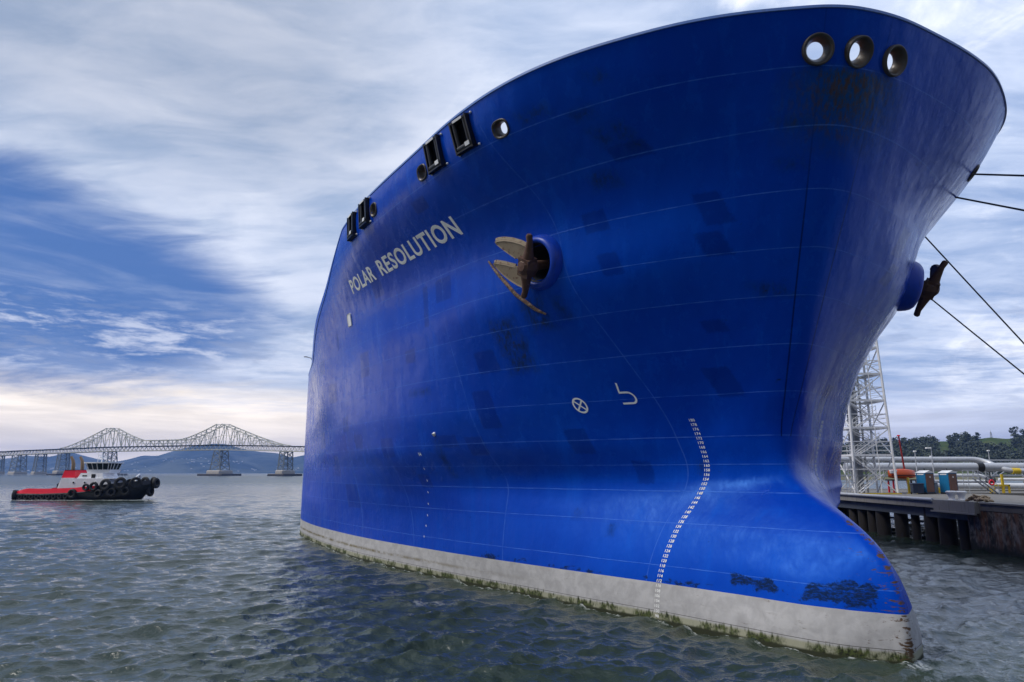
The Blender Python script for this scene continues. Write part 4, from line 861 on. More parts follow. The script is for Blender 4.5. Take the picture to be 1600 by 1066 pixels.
r_ = empty('signal_pole', (48.6, 86.0, DZ), 0, label='tall thin red pole rising behind the orange boat', cat='pole'); mb = MB(); mb.tube([(.35, 0, 0), (-.05, 0, 3.2), (-.3, 0, 6.9)], [.12, .11, .09], 8); M['darkred'] = paint('dark_red_paint', (.34, .02, .02), .5); mb.build('pole', M['darkred'], r_); mb = MB(); mb.lathe((-.3, 0, 6.86), (0, 0, 1), [(.2, 0), (.2, .12), (0, .16)], 10); mb.build('cap', M['red'], r_)
def lamp(x, y, z0, h_, label, arm=0.0):
    r_ = empty('lamp_post', (x, y, z0), 0, label=label, cat='lamp post', group='lamp posts along the wharf'); mb = MB(); mb.tube([(0, 0, 0), (0, 0, h_ * .6), (0, 0, h_)], [.09, .07, .05], 8); 
    if arm: mb.tube([(0, 0, h_ - .1), (arm, 0, h_ + .05)], .04, 6)
    mb.build('post', M['galv'], r_); mb = MB(); mb.bbox((arm, 0, h_ + .06), (.7 if arm else .34, .3, .18), .04); mb.build('lamp_head', M['white'], r_)
lamp(53.6, 92, DZ, 5.1, 'thin lamp post just right of the red pole'); lamp(55.2, 91, DZ, 5.5, 'lamp post with a flat bracket head behind the orange boat', -.35); lamp(72.5, 105.2, DZ, 5.6, 'lamp post with a pale head above the thick pipeline')
lamp(62.7, 103.6, DZ, 4.7, 'short lamp post on the trestle above the toilets')
def bitts(x, y, label):
    r_ = empty('mooring_bollard', (x, y, DZ + .09), rad(10), label=label, cat='bollard', group='white bollards on the wharf edge')
    mb = MB(); mb.lathe((0, 0, 0), (.0, 0, 1), [(.34, 0), (.34, .05), (.24, .07), (.21, .18), (.26, .36), (.36, .56), (.42, .66), (.42, .72), (.3, .78), (0, .79)], 24); mb.build('post', M['white'], r_)
    mb = MB(); mb.bbox((0, 0, .02), (.9, .9, .05), .04); mb.build('base_plate', M['grey'], r_)
bitts(37.25, 59.3, 'flared white bollard nearer the bow, first of a close pair'); bitts(37.9, 59.0, 'flared white bollard beside the heap of old rope')
mb = MB(); random.seed(3)
for k in range(9):
    a0 = random.uniform(0, 6.28); pts = [(1.9 * (i / 22 - .5) + .1 * math.sin(3 * i + k), .42 * math.sin(i * .55 + a0), .10 + .055 * k * (1 - abs(i / 11 - 1)) + .05 * math.sin(i + a0)) for i in range(23)]
    mb.tube(pts, .07, 6)
o = mb.build('rope_heap', M['oldrope']); o.location = (37.35, 56.0, DZ + .11); o.rotation_euler = (0, 0, rad(100)); tag(o, 'heap of frayed tan rope on the wharf edge', 'rope')
# low railing trestle far behind
r_ = empty('pipe_bridge', (100, 118, 0), 0, label='distant steel pipe bridge with diagonal braces above the pipelines', cat='pipe bridge'); mb = MB()
for y in (-.8, .8):
    mb.bar((-50, y, 8.15), (60, y, 8.15), .28); mb.bar((-50, y, 5.6), (60, y, 5.6), .28)
    for k in range(14):
        x = -50 + k * 8; mb.bar((x, y, 5.6), (x + 4, y, 8.15), .14); mb.bar((x + 4, y, 8.15), (x + 8, y, 5.6), .14); mb.bar((x + 4, y, 5.6), (x + 4, y, 8.15), .12)
mb.build('truss', M['galv'], r_)
for k in range(7): mb = MB(); mb.tube([(-45 + k * 16, 0, -3), (-45 + k * 16, 0, 5.5)], .4, 8); mb.build('pier', M['concrete'], r_)
# ------------------------------------------------------------------ mooring lines
def hp(s, z, side): return to_world((s, float(hull_y(s, z, side)), z))
def line(label, a, b_, r=.045, knot=None):
    a, b_ = Vector(a), Vector(b_); n = 24; L_ = (b_ - a).length
    root = empty('mooring_line', a, 0, label=label, cat='mooring line', group='mooring lines from the far side of the bow')
    pts = [(b_ - a) * (i / n) - Vector((0, 0, 4 * (i / n) * (1 - i / n) * L_ * .0015)) for i in range(n + 1)]
    mb = MB(); mb.tube(pts, r, 8); mb.build('rope', M['rope'], root)
    if knot: q = (b_ - a) * knot; mb = MB(); mb.tube([q, q + (b_ - a).normalized() * .25, q + (b_ - a).normalized() * .5], [.06, .13, .06], 8); mb.build('shackle', M['dark'], root); mb = MB(); mb.tube([q + (b_ - a).normalized() * .4, (b_ - a) * 1.0], r * 1.7, 8); mb.build('rope_tail', M['rope'], root)
line('nearly level mooring line, uppermost of the four', hp(-1.68, 20.9, -1), (21, -3.2, 4.1)); line('gently falling mooring line, second from the top', hp(-.6, 20.1, -1), (22.2, 4.4, 4.1))
line('steep mooring line passing just behind the dark anchor arm', hp(6.5, 21.3, -1), (37.2, 39.3, 4.2)); line('steep mooring line with a dark shackle, lowest of the four', hp(11.9, 21.3, -1), (37.3, 38.6, 4.2), knot=.80)
r_ = empty('mooring_dolphin', (21.8, .5, 0), 0, label='concrete mooring dolphin with bollards beside the camera', cat='dolphin'); mb = MB(); mb.bbox((0, 0, 3.0), (4, 11, 1.4), .1); mb.build('cap', M['concrete'], r_)
for y in (-3.7, 3.9): mb = MB(); mb.lathe((-.1, y, 3.69), (0, 0, 1), [(.34, 0), (.25, .1), (.25, .4), (.4, .6), (.3, .7), (0, .7)], 18); mb.build('bollard', M['white'], r_)
for y in (-4, 0, 4): mb = MB(); mb.tube([(0, y, -4), (0, y, 2.31)], .45, 10); mb.build('pile', M['timber'], r_)
bitts(37.6, 38.9, 'white bollard holding the two steep mooring lines on the walled wharf end')

# ------------------------------------------------------------------ tug
tug = empty('tugboat', (-98.8, 163.0, 0), rad(-4), label='red, white and black harbour tug with tyre fenders round its bow', cat='tugboat')
tug.scale = (.935, .96, .98)
def th_half(x):   # half breadth of the deck edge
    return float(np.interp(x, [-17, -16.3, -14, -6, 3, 9, 13, 15.6, 16.8, 17.2], [.2, 3.6, 4.7, 5.3, 5.5, 5.2, 4.2, 2.6, 1.2, .05]))
def th_sheer(x): return float(np.interp(x, [-17, -8, 0, 6, 12, 17.2], [1.35, 1.3, 1.6, 2.1, 2.9, 3.6]))
xs = np.concatenate([np.linspace(-17, -14, 8), np.linspace(-13, 12, 26), np.linspace(12.6, 17.2, 14)])
def loft(fn, mat, name, parent, smooth=True):
    mb = MB(); vs = []; k = None
    for x in xs: pr = fn(float(x)); k = len(pr); vs += [(q[2] if len(q) > 2 else x, q[0], q[1]) for q in pr]
    fs = [(i * k + j, i * k + j + 1, (i + 1) * k + j + 1, (i + 1) * k + j) for i in range(len(xs) - 1) for j in range(k - 1)]
    mb.add(vs, fs, smooth); return mb.build(name, mat, parent)
def hullsec(x):
    w, zt = th_half(x), th_sheer(x); rk = lambda z: x - (max(0, x - 11) / 6.2) ** 1.3 * 4.2 * (1 - max(z + .9, 0) / (zt + .9))
    k = .82 if x < 10 else .82 - .5 * (x - 10) / 7.2
    L_ = [(-w, zt), (-w * (.5 + .5 * k) if True else 0, zt * .45), (-w * k, -.2), (-w * k * .8, -1.2)]
    L_ += [(-a, z) for a, z in L_[::-1]]
    return [(a, z, rk(z)) for a, z in L_]
th_ = loft(hullsec, M['blackp'], 'hull', tug)
def bulw(x0, x1, hgt, mat, name, topw=.25):
    mb = MB(); q = [x for x in np.linspace(x0, x1, 34)]; vs = []
    for x in q:
        w, zt = th_half(x), th_sheer(x); h_ = hgt(x)
        vs += [(x, -w - .02, zt - .02), (x, -w + topw, zt + h_), (x, -w + topw + .18, zt + h_), (x, -w + .16, zt - .02)]
    n_ = len(q); fs = [(i * 4 + a, i * 4 + (a + 1) % 4, (i + 1) * 4 + (a + 1) % 4, (i + 1) * 4 + a) for i in range(n_ - 1) for a in range(4)]
    mb.add(vs, fs); mb.build(name, mat, tug); mb = MB(); mb.add([(a, -b2, c2) for a, b2, c2 in vs], fs); return mb.build(name, mat, tug)
bulw(-16.2, 5.2, lambda x: float(np.interp(x, [-16.2, -13.5, -12.5, 0, 5.2], [.45, 1.0, 1.25, 1.15, 1.2])), M['red'], 'stern_bulwark')
bulw(5.2, 17.0, lambda x: float(np.interp(x, [5.2, 12, 17], [1.2, 1.15, .9])), M['blackp'], 'bow_bulwark')
mb = MB(); vs = []
for x in xs: vs += [(float(x), -th_half(x) + .1, th_sheer(x) - .05), (float(x), th_half(x) - .1, th_sheer(x) - .05)]
mb.add(vs, [(2 * i, 2 * i + 1, 2 * i + 3, 2 * i + 2) for i in range(len(xs) - 1)]); mb.build('deck', M['dark'], tug)
mb = MB(); mb.tube([(float(x), -th_half(x) - .12, th_sheer(x) - .15) for x in np.linspace(-16.3, 9, 30)], .24, 8); mb.build('rubber_strake', M['black'], tug); mb = MB(); mb.tube([(float(x), th_half(x) + .12, th_sheer(x) - .15) for x in np.linspace(-16.3, 9, 30)], .24, 8); mb.build('rubber_strake', M['black'], tug)
def tyre(x, y, z, ax, R_, w_, name='tyre_fender'):
    mb = MB(); r0 = R_
    mb.lathe(Vector((x, y, z)) - Vector(ax).normalized() * w_ / 2, ax, [(r0 * .52, w_ * .1), (r0 * .62, 0), (r0 * .86, 0), (r0 * .97, w_ * .18), (r0, w_ * .5), (r0 * .97, w_ * .82), (r0 * .86, w_), (r0 * .62, w_), (r0 * .52, w_ * .9), (r0 * .52, w_ * .1)], 18); return mb.build(name, M['black'], tug)
def side_tyre(x, z, R_, w_=.75, side=-1, out=.3):
    w = th_half(x); dw = (th_half(x + .3) - th_half(x - .3)) / .6; ax = Vector((-dw, 1, 0)) * 1.0; ax.y *= side; ax.x = -dw; ax = Vector((-dw, side, .05)); return tyre(x, side * (w + out), z, ax, R_, w_)
for side in (-1, 1):
    for x, z, R_ in ((5.3, 3.05, 1.05), (8.1, 3.45, 1.35), (11.4, 3.75, 1.45), (14.4, 3.85, 1.35), (3.4, 2.9, .8), (6.6, 1.5, .95), (9.7, 1.75, 1.05), (12.6, 2.0, 1.05), (.1, 1.45, 1.1), (-16.1, 1.1, 1.15)): side_tyre(x, z, R_, side=side)
    for k in range(9): side_tyre(-13.6 + k * 1.5, .65 + .02 * k, .62, .45, side, .22)
for y, z in ((0, 3.75), (-.0, 1.9)): tyre(17.3 - (z < 3) * 1.3, y, z, (1, 0, .1), 1.25, .9)
for y in (-2.2, 2.2): tyre(-17.0, y, 1.0, (1, 0, 0), 1.15, .9)
# deckhouse, funnel casing, wheelhouse
def hexa(lo, hi, mat, name, par, smooth=False):
    """lo/hi: (x0, x1, half width, z)"""
    mb = MB(); vs = []
    for x0, x1, w, z in (lo, hi): vs += [(x0, -w, z), (x1, -w, z), (x1, w, z), (x0, w, z)]
    mb.add(vs, [(3, 2, 1, 0), (4, 5, 6, 7), (0, 1, 5, 4), (1, 2, 6, 5), (2, 3, 7, 6), (3, 0, 4, 7)]); return mb.build(name, mat, par)
M['tugwhite'] = paint('tug_white_paint', (.80, .81, .84), .45, dirt=.2, dirtcol=(.4, .36, .3), scale=.6)
dh = hexa((-5.4, 9.0, 3.5, 1.35), (-4.9, 6.4, 3.4, 4.85), M['tugwhite'], 'deckhouse', tug)
fc = hexa((-6.5, -2.2, 3.0, 1.3), (-5.4, -2.3, 2.6, 5.0), M['tugwhite'], 'funnel_casing', tug); hexa((-5.45, -2.15, 2.66, 5.0), (-4.95, -2.1, 2.5, 6.75), M['red'], 'casing_top', fc)
mb = MB(); mb.box((-3.5, 0, 6.8), (2.8, 5.1, .09)); mb.build('casing_lid', M['blackp'], fc)
for y in (-1.6, 1.6): mb = MB(); mb.tube([(-3.5, y, 6.7), (-3.55, y, 8.2), (-3.75, y, 9.0), (-4.35, y, 9.95)], [.42, .42, .36, .30], 12); mb.build('exhaust_pipe', M['tan'], tug)
up = hexa((-1.2, 5.6, 2.9, 4.85), (-.5, 5.0, 2.7, 6.1), M['tugwhite'], 'upper_house', tug)
mb = MB()
for x in (-1.4, 1.5, 4.3):
    for sgn in (-1, 1): mb = MB(); mb.lathe((x - .2, sgn * 3.43, 3.9), (0, sgn, 0), [(.34, 0), (.34, .06), (.24, .08), (.24, .04), (0, .04)], 14, smooth=False); f_ = mb.build('porthole', M['white'], dh); mb = MB(); mb.lathe((x - .2, sgn * 3.49, 3.9), (0, sgn, 0), [(.22, 0), (.0, .0)], 12); mb.build('pane', M['glass'], f_)
for sgn in (-1, 1): mb = MB(); mb.bbox((.6, sgn * 2.84, 5.5), (1.2, .1, .35), .04); mb.build('side_window', M['glass'], up)
mb = MB(); mb.box((2.9, -2.87, 5.4), (1.0, .08, .9)); mb.build('side_door', M['blackp'], up)
# wheelhouse: leaning-out windows on all sides
wh = hexa((.6, 6.1, 2.0, 6.1), (.3, 6.6, 2.15, 6.9), M['tugwhite'], 'wheelhouse', tug)
N_ = 10
def ringpt(k, z, grow):
    a = 2 * math.pi * (k + .5) / N_; cx = math.copysign(abs(math.cos(a)) ** .55, math.cos(a)); cy = math.copysign(abs(math.sin(a)) ** .55, math.sin(a)); return Vector((3.3 + cx * (3.3 + grow), cy * (2.15 + grow), z))
for k in range(N_):
    a, b_, c2, d2 = ringpt(k, 6.85, 0), ringpt(k + 1, 6.85, 0), ringpt(k + 1, 8.35, .55), ringpt(k, 8.35, .55)
    nw = 1 if (b_ - a).length < 1.4 else 2
    for q in range(nw):
        u0, u1 = q / nw + .04, (q + 1) / nw - .04; mb = MB(); lo0, lo1, hi0, hi1 = a.lerp(b_, u0), a.lerp(b_, u1), d2.lerp(c2, u0), d2.lerp(c2, u1); nrm = (lo1 - lo0).cross(hi0 - lo0).normalized() * .04
        mb.add([lo0, lo1, hi1, hi0, lo0 - nrm, lo1 - nrm, hi1 - nrm, hi0 - nrm], [(0, 1, 2, 3), (7, 6, 5, 4), (0, 4, 5, 1), (1, 5, 6, 2), (2, 6, 7, 3), (3, 7, 4, 0)]); mb.build('window', M['glass'], wh)
    mb = MB(); mb.bar(a, d2, .13); mb.bar(a.lerp(b_, .5), d2.lerp(c2, .5), .11); mb.build('window_post', M['white'], wh)
mb = MB(); top = [ringpt(k, 8.36, .95) for k in range(N_)]; mb.add(top + [p_ + Vector((0, 0, .26)) for p_ in top], [tuple(range(N_ - 1, -1, -1)), tuple(range(N_, 2 * N_))] + [(i, (i + 1) % N_, N_ + (i + 1) % N_, N_ + i) for i in range(N_)]); mb.build('wheelhouse_roof', M['white'], tug)
mb = MB(); mb.tube([(2.6, 0, 8.6), (2.6, 0, 11.2)], [.16, .08], 8); mb.bar((2.6, -1.3, 10.2), (2.6, 1.3, 10.2), .1); mb.bar((1.8, 0, 9.6), (3.9, 0, 9.6), .14); mb.tube([(1.2, .5, 8.6), (1.2, .5, 10.8)], .05, 6); mb.tube([(4.2, -.6, 8.6), (4.2, -.6, 10.4)], .05, 6); mb.tube([(5.0, .6, 8.6), (5.0, .6, 9.8)], .04, 6); mb.build('mast', M['white'], tug)
mb = MB(); mb.bar((2.9, -1.1, 9.75), (2.9, 1.1, 9.75), .22); mb.build('radar_scanner', M['white'], tug)
for y in (-.9, .9): mb = MB(); mb.lathe((4.4, y, 8.65), (1, 0, .1), [(0, -.2), (.22, -.2), (.3, .15), (.0, .15)], 12); mb.build('searchlight', M['grey'], tug)
mb = MB()
for sgn in (-1, 1):
    for hz in (.5, 1.0): mb.tube([(4.6, sgn * 3.3, 4.85 + hz), (8.4, sgn * 3.3, 4.85 + hz)], .035, 6)
    for k in range(5): mb.tube([(4.6 + k * .95, sgn * 3.3, 4.85), (4.6 + k * .95, sgn * 3.3, 5.85)], .035, 6)
for hz in (.5, 1.0): mb.tube([(8.4, -3.3, 4.85 + hz), (8.4, 3.3, 4.85 + hz)], .035, 6)
mb.build('railing', M['white'], tug); mb = MB(); mb.box((6.6, 0, 4.82), (4.0, 6.8, .1)); mb.build('fore_platform', M['white'], tug)
for sgn in (-1, 1): mb = MB(); mb.bar((8.6, sgn * 2.6, 2.2), (6.6, sgn * 3.2, 4.8), .9, .1, up=(0, 1, 0)); mb.build('companion_ladder', M['white'], tug)
mb = MB(); mb.lathe((11.2, -1.1, 3.6), (0, 1, 0), [(1.15, 0), (1.15, .2), (.62, .2), (.62, 2.0), (1.15, 2.0), (1.15, 2.2)], 18); mb.build('winch', M['dark'], tug)
mb = MB(); mb.tube([(12.6, -.7, 3.0), (12.6, -.7, 5.2), (12.8, 0, 5.7), (12.6, .7, 5.2), (12.6, .7, 3.0)], .24, 10); mb.build('staple', M['white'], tug)
mb = MB(); mb.bbox((-9.0, 0, 1.75), (2.2, 2.8, 1.0), .1); mb.build('tow_winch', M['dark'], tug); mb = MB(); mb.tube([(-6.6, -2.4, 1.3), (-6.4, -2.4, 3.5), (-6.2, -2.2, 3.7)], .16, 8); mb.build('vent_cowl', M['blackp'], tug)
mb = MB(); mb.bbox((-10.5, -4.1, 1.9), (1.0, .5, 1.2), .08); mb.build('towing_bitt', M['red'], tug)

# ------------------------------------------------------------------ cantilever bridge across the bay
BR = Vector((-541, 1286, 0)); BL = Vector((-839, 1444, 0)); bdir = (BL - BR).normalized(); bn = Vector((-bdir.y, bdir.x, 0)); SP = (BL - BR).length
br = empty('cantilever_bridge', BR, 0, label='long grey double-deck cantilever truss bridge with two peaks across the bay', cat='bridge')
bp_ = lambda mm, off, z: bdir * mm + bn * off + Vector((0, 0, z))
lowz_ = lambda mm: float(np.interp(mm, [-900, -400, -166, 0, 343, 509, 690, 1200, 2200], [26, 35, 42.5, 47.5, 49.5, 48.0, 46.5, 38, 24]))
road = lambda mm: lowz_(mm) + 8.5
def topch(mm):
    z = road(mm); d0 = min(abs(mm), abs(mm - SP))
    span = 166 if (mm < 0 or mm > SP) else 172
    u = min(1, max(0, d0 - 7) / (span - 8)); endz = road(mm) + (1.5 if (mm < 0 or mm > SP) else 11.5)
    pk = 94.5 if abs(mm) < abs(mm - SP) else 97.0
    q = max(0.0, 1 - u / (1.0 if (mm < 0 or mm > SP) else .62)); return endz + (pk - endz) * q ** 1.35
mm0, step = -460, 13.2; ms = [mm0 + i * step for i in range(int((1500 - mm0) / step))]
mb = MB(); mbt = MB()
for off in (-9, 9):
    for a, c2 in zip(ms[:-1], ms[1:]):
        mb.bar(bp_(a, off, lowz_(a)), bp_(c2, off, lowz_(c2)), 1.3); mb.bar(bp_(a, off, lowz_(a)), bp_((a + c2) / 2, off, road(a)), .65); mb.bar(bp_((a + c2) / 2, off, road(a)), bp_(c2, off, lowz_(c2)), .65)
mb.build('deck_truss', M['bridge'], br)
mb = MB()
for a, c2 in zip(ms[:-1], ms[1:]):
    q0, q1 = bp_(a, 0, road(a)), bp_(c2, 0, road(c2)); mb.bar(q0, q1, 20, 1.6, up=(0, 0, 1)) if False else mb.add([bp_(a, -10, road(a) - .8), bp_(a, 10, road(a) - .8), bp_(c2, 10, road(c2) - .8), bp_(c2, -10, road(c2) - .8), bp_(a, -10, road(a) + .8), bp_(a, 10, road(a) + .8), bp_(c2, 10, road(c2) + .8), bp_(c2, -10, road(c2) + .8)], [(3, 2, 1, 0), (4, 5, 6, 7), (0, 1, 5, 4), (2, 3, 7, 6)])
mb.build('upper_roadway', M['bridgeleg'], br)
mb = MB()
for a, c2 in zip(ms[:-1], ms[1:]): mb.add([bp_(a, -8.2, lowz_(a) + .7), bp_(a, 8.2, lowz_(a) + .7), bp_(c2, 8.2, lowz_(c2) + .7), bp_(c2, -8.2, lowz_(c2) + .7)], [(0, 1, 2, 3)])
mb.build('lower_roadway', M['bridgeleg'], br)
nod = sorted([-7.0, 7.0, SP - 7, SP + 7] + [-7 - 14.5 * k for k in range(1, 12)] + [SP + 7 + 14.5 * k for k in range(1, 12)] + [7 + (SP - 14) / 24 * k for k in range(1, 24)])
for tower_i in (0,):
    mb = MB()
    for off in (-9, 9):
        for i, (a, c2) in enumerate(zip(nod[:-1], nod[1:])):
            pa, pc = bp_(a, off, topch(a)), bp_(c2, off, topch(c2))
            if abs((a + c2) / 2) < 1 or abs((a + c2) / 2 - SP) < 1:
                mb.bar(pa, pc + (pa - pc) * .5 - Vector((0, 0, 5)), 1.0); mb.bar(pc, pc + (pa - pc) * .5 - Vector((0, 0, 5)), 1.0); continue
            mb.bar(pa, pc, 1.5)
            if topch(a) - road(a) > 3: mb.bar(bp_(a, off, road(a)), pa, .8)
            if i % 2: mb.bar(bp_(a, off, road(a)), pc, .75)
            else: mb.bar(pa, bp_(c2, off, road(c2)), .75)
            if topch(a) - road(a) > 18: zm = (topch(a) + road(a)) / 2; zm2 = (topch(c2) + road(c2)) / 2; mb.bar(bp_(a, off, zm), bp_(c2, off, zm2), .55)
    for a in nod:
        if topch(a) - road(a) > 8: mb.bar(bp_(a, -9, topch(a)), bp_(a, 9, topch(a)), .8); mb.bar(bp_(a, -9, topch(a) - 6), bp_(a, 9, topch(a) - 6), .5)
    mb.build('upper_truss', M['bridge'], br)
def bpier(mm, wb, wt, fl, fend, zb=9.0, legs=2):
    zt = lowz_(mm) - .8; mb = MB()
    C4 = [(-1, -1), (1, -1), (1, 1), (-1, 1)]
    lo = [bp_(mm + sx_ * wb / 2, sy_ * 11.5, zb) for sx_, sy_ in C4]; hi = [bp_(mm + sx_ * wt / 2, sy_ * 9, zt) for sx_, sy_ in C4]
    for a, c2 in zip(lo, hi): mb.bar(a, c2, 1.7)
    K_ = 3
    for i in range(4):
        j = (i + 1) % 4
        for k in range(K_):
            u, w_ = k / K_, (k + 1) / K_; mb.bar(lo[i].lerp(hi[i], u), lo[j].lerp(hi[j], w_), .7); mb.bar(lo[j].lerp(hi[j], u), lo[i].lerp(hi[i], w_), .7); mb.bar(lo[i].lerp(hi[i], w_), lo[j].lerp(hi[j], w_), 1.2)
    p_ = mb.build('pier', M['bridgeleg'], br)
    Rb = Matrix((bdir, bn, Vector((0, 0, 1)))).transposed()
    mb = MB(); mb.bbox(bp_(mm, 0, zb / 2 + 1), (wb + fl, 27 + fl * .4, zb - .2), 1.5, R=Rb); mb.build('pier_base', M['footing'], p_)
    if fend: mb = MB(); mb.bbox(bp_(mm, 0, 1.6), (fend, 44, 4.6), 1.2, R=Rb); mb.build('pier_fender', M['timber'], p_)
bpier(0, 26, 15, 10, 68); bpier(SP, 26, 15, 10, 68); bpier(-166, 12, 12, 7, 40); bpier(SP + 166, 12, 12, 8, 40)
for k in range(1, 9): bpier(SP + 166 + 88 * k, 12 + (14 if k == 2 else 0), 10 + (14 if k == 2 else 0), 3, 0, zb=7)
for k in range(1, 4): bpier(-166 - 88 * k, 12, 10, 3, 0)

# ------------------------------------------------------------------ far shore across the bay
def profile(pts, az_): return np.interp(az_, [p_[0] for p_ in pts], [p_[1] for p_ in pts])
far_px = [(-700, 716), (-300, 712), (-60, 716), (0, 717), (40, 711), (75, 713), (110, 706), (150, 716), (180, 721), (200, 717), (222, 711), (244, 712), (264, 705), (285, 699), (305, 694), (330, 691), (352, 692), (380, 700), (405, 705), (432, 707), (455, 714), (480, 709), (520, 704), (600, 710), (700, 708), (900, 716), (1200, 722)]
def range_hills(name, Z0, Zr, pxs, mat, seed, depth, noise_amp, kind='structure', label=None):
    """a range of hills: shoreline at depth Z0, ridge at depth Zr whose skyline follows the listed bearings"""
    x0, x1 = pxs[0][0], pxs[-1][0]; nx, ny = 260, 26; rng = np.random.default_rng(seed)
    u = np.linspace(x0, x1, nx); tn = (u - 800) / 1067.0 * .985; hgt = (738.5 - profile(pxs, u)) / 1106.0 * Zr * np.sqrt(1 + 0 * tn ** 2) + CAM_H
    vs = []; 
    ph = rng.uniform(0, 6.28, (14, 2)); fr = rng.uniform(2, 16, 14); am = 1 / fr
    for j in range(ny):
        v = j / (ny - 1); D = Z0 + (Zr - Z0) * min(v / .7, 1) + max(0, v - .7) / .3 * depth; e = min(v / .7, 1); rise = e ** .85 * (1.0 - .25 * math.sin(e * math.pi)) if v < .7 else 1 - .5 * (v - .7) / .3
        nz = sum(a * np.sin(f_ * tn * 9 + p_[0] + 3 * math.sin(v * f_ * .8 + p_[1])) for f_, a, p_ in zip(fr, am, ph))
        zz = hgt * rise + noise_amp * nz * math.sin(min(e, 1) * math.pi) * hgt * .22
        if j == 0: zz = np.full(nx, -2.0)
        for a, z in zip(tn, zz): vs.append((a * D, D, float(z)))
    fs = [(j * nx + i, j * nx + i + 1, (j + 1) * nx + i + 1, (j + 1) * nx + i) for j in range(ny - 1) for i in range(nx - 1)]
    me = bpy.data.meshes.new(name); me.from_pydata(vs, [], fs); me.update(); return link_mesh(name, me, mat, None, smooth=True, kind=kind, label=label), np.array(vs).reshape(ny, nx, 3)
m, t, b = mat_new('hazed_wooded_slopes'); c = t.coord('Object'); n1 = t.noise(c, .0016, 8, .65, .4); n2 = t.noise(c, .012, 6, .7)
k = t.mix(t.ramp(n1, .4, .6), (.035, .060, .075), (.10, .125, .125)); k = t.mix(t.math('MULTIPLY', t.ramp(n2, .5, .7), .5), k, (.015, .028, .022)); t._set(b.inputs['Base Color'], k); b.inputs['Roughness'].default_value = .95; b.inputs['Specular IOR Level'].default_value = .1  # blue of the distance haze is mixed into the slope colour
M['farhill'] = m
_, FH = range_hills('hills', 5200, 7000, far_px, M['farhill'], 5, 2500, .8, label='wooded hills across the bay, tinted haze blue')
# the scattered houses of the far town: pale specks on the lower slopes
mb = MB(); rng = np.random.default_rng(9)
for k in range(300):
    i = int(rng.integers(40, 200)); j = int(rng.integers(1, 9)) if rng.random() < .75 else int(rng.integers(1, 14)); p_ = FH[j, i] * .5 + FH[j, i + 1] * .5; f_ = float(rng.random())
    p_ = FH[j, i] + (FH[j, i + 1] - FH[j, i]) * f_; w_ = rng.uniform(6, 16); hh = rng.uniform(4, 7); mb.bbox((p_[0], p_[1], p_[2] + hh / 2 - 1), (w_, 10, hh), .5); 
o = mb.build('far_houses', M['white']); tag(o, 'pale specks of houses on the far hills', 'houses', kind='stuff')

# ------------------------------------------------------------------ wooded green hill behind the wharf
near_px = [(800, 737.5), (930, 733), (1050, 722), (1150, 712), (1290, 704), (1330, 700), (1370, 699), (1400, 696), (1430, 694), (1455, 690), (1475, 687), (1500, 688), (1530, 684), (1552, 681), (1575, 683), (1600, 683), (1650, 679), (1750, 676), (1900, 684), (2300, 700)]
m, t, b = mat_new('grassy_hillside'); c = t.coord('Object'); n1 = t.noise(c, .02, 7, .65, .4); n2 = t.noise(c, .25, 5, .7)
k = t.mix(t.ramp(n1, .4, .62), (.045, .075, .018), (.085, .105, .038)); k = t.mix(t.math('MULTIPLY', t.ramp(n2, .5, .7), .6), k, (.05, .065, .02)); t._set(b.inputs['Base Color'], k); b.inputs['Roughness'].default_value = .95; b.inputs['Specular IOR Level'].default_value = .1
M['grass'] = m
_, NH = range_hills('hill', 640, 1050, near_px, M['grass'], 8, 500, .35, label='green grassy hill behind the wharf')
def hill_z(x, y):
    tn = x / y; nx = NH.shape[1]; col = np.clip((tn / .985 * 1067 + 800 - near_px[0][0]) / (near_px[-1][0] - near_px[0][0]) * (nx - 1), 0, nx - 1.01); i = int(col); ys = NH[:, i, 1]; return float(np.interp(y, ys, NH[:, i, 2]))
m, t, b = mat_new('shore_scrub'); c = t.coord('Object'); n1 = t.noise(c, .05, 7, .7); k = t.mix(n1, (.06, .06, .02), (.18, .16, .06)); t._set(b.inputs['Base Color'], k); b.inputs['Roughness'].default_value = .95; M['scrub'] = m
mb = MB(); vs = []
for i in range(60):
    x = 250 + i * 28; w_ = 6 * math.sin(i * .9) + 4 * math.sin(i * 2.3); vs += [(x, 560 + w_, -1.5), (x, 572 + w_, 1.0), (x, 660, 2.0)]
mb.add(vs, [(3 * i + k, 3 * i + 3 + k, 3 * i + 4 + k, 3 * i + 1 + k) for i in range(59) for k in range(2)], True); o = mb.build('shoreline', M['scrub'], kind='structure', label='low olive shoreline in front of the hill')

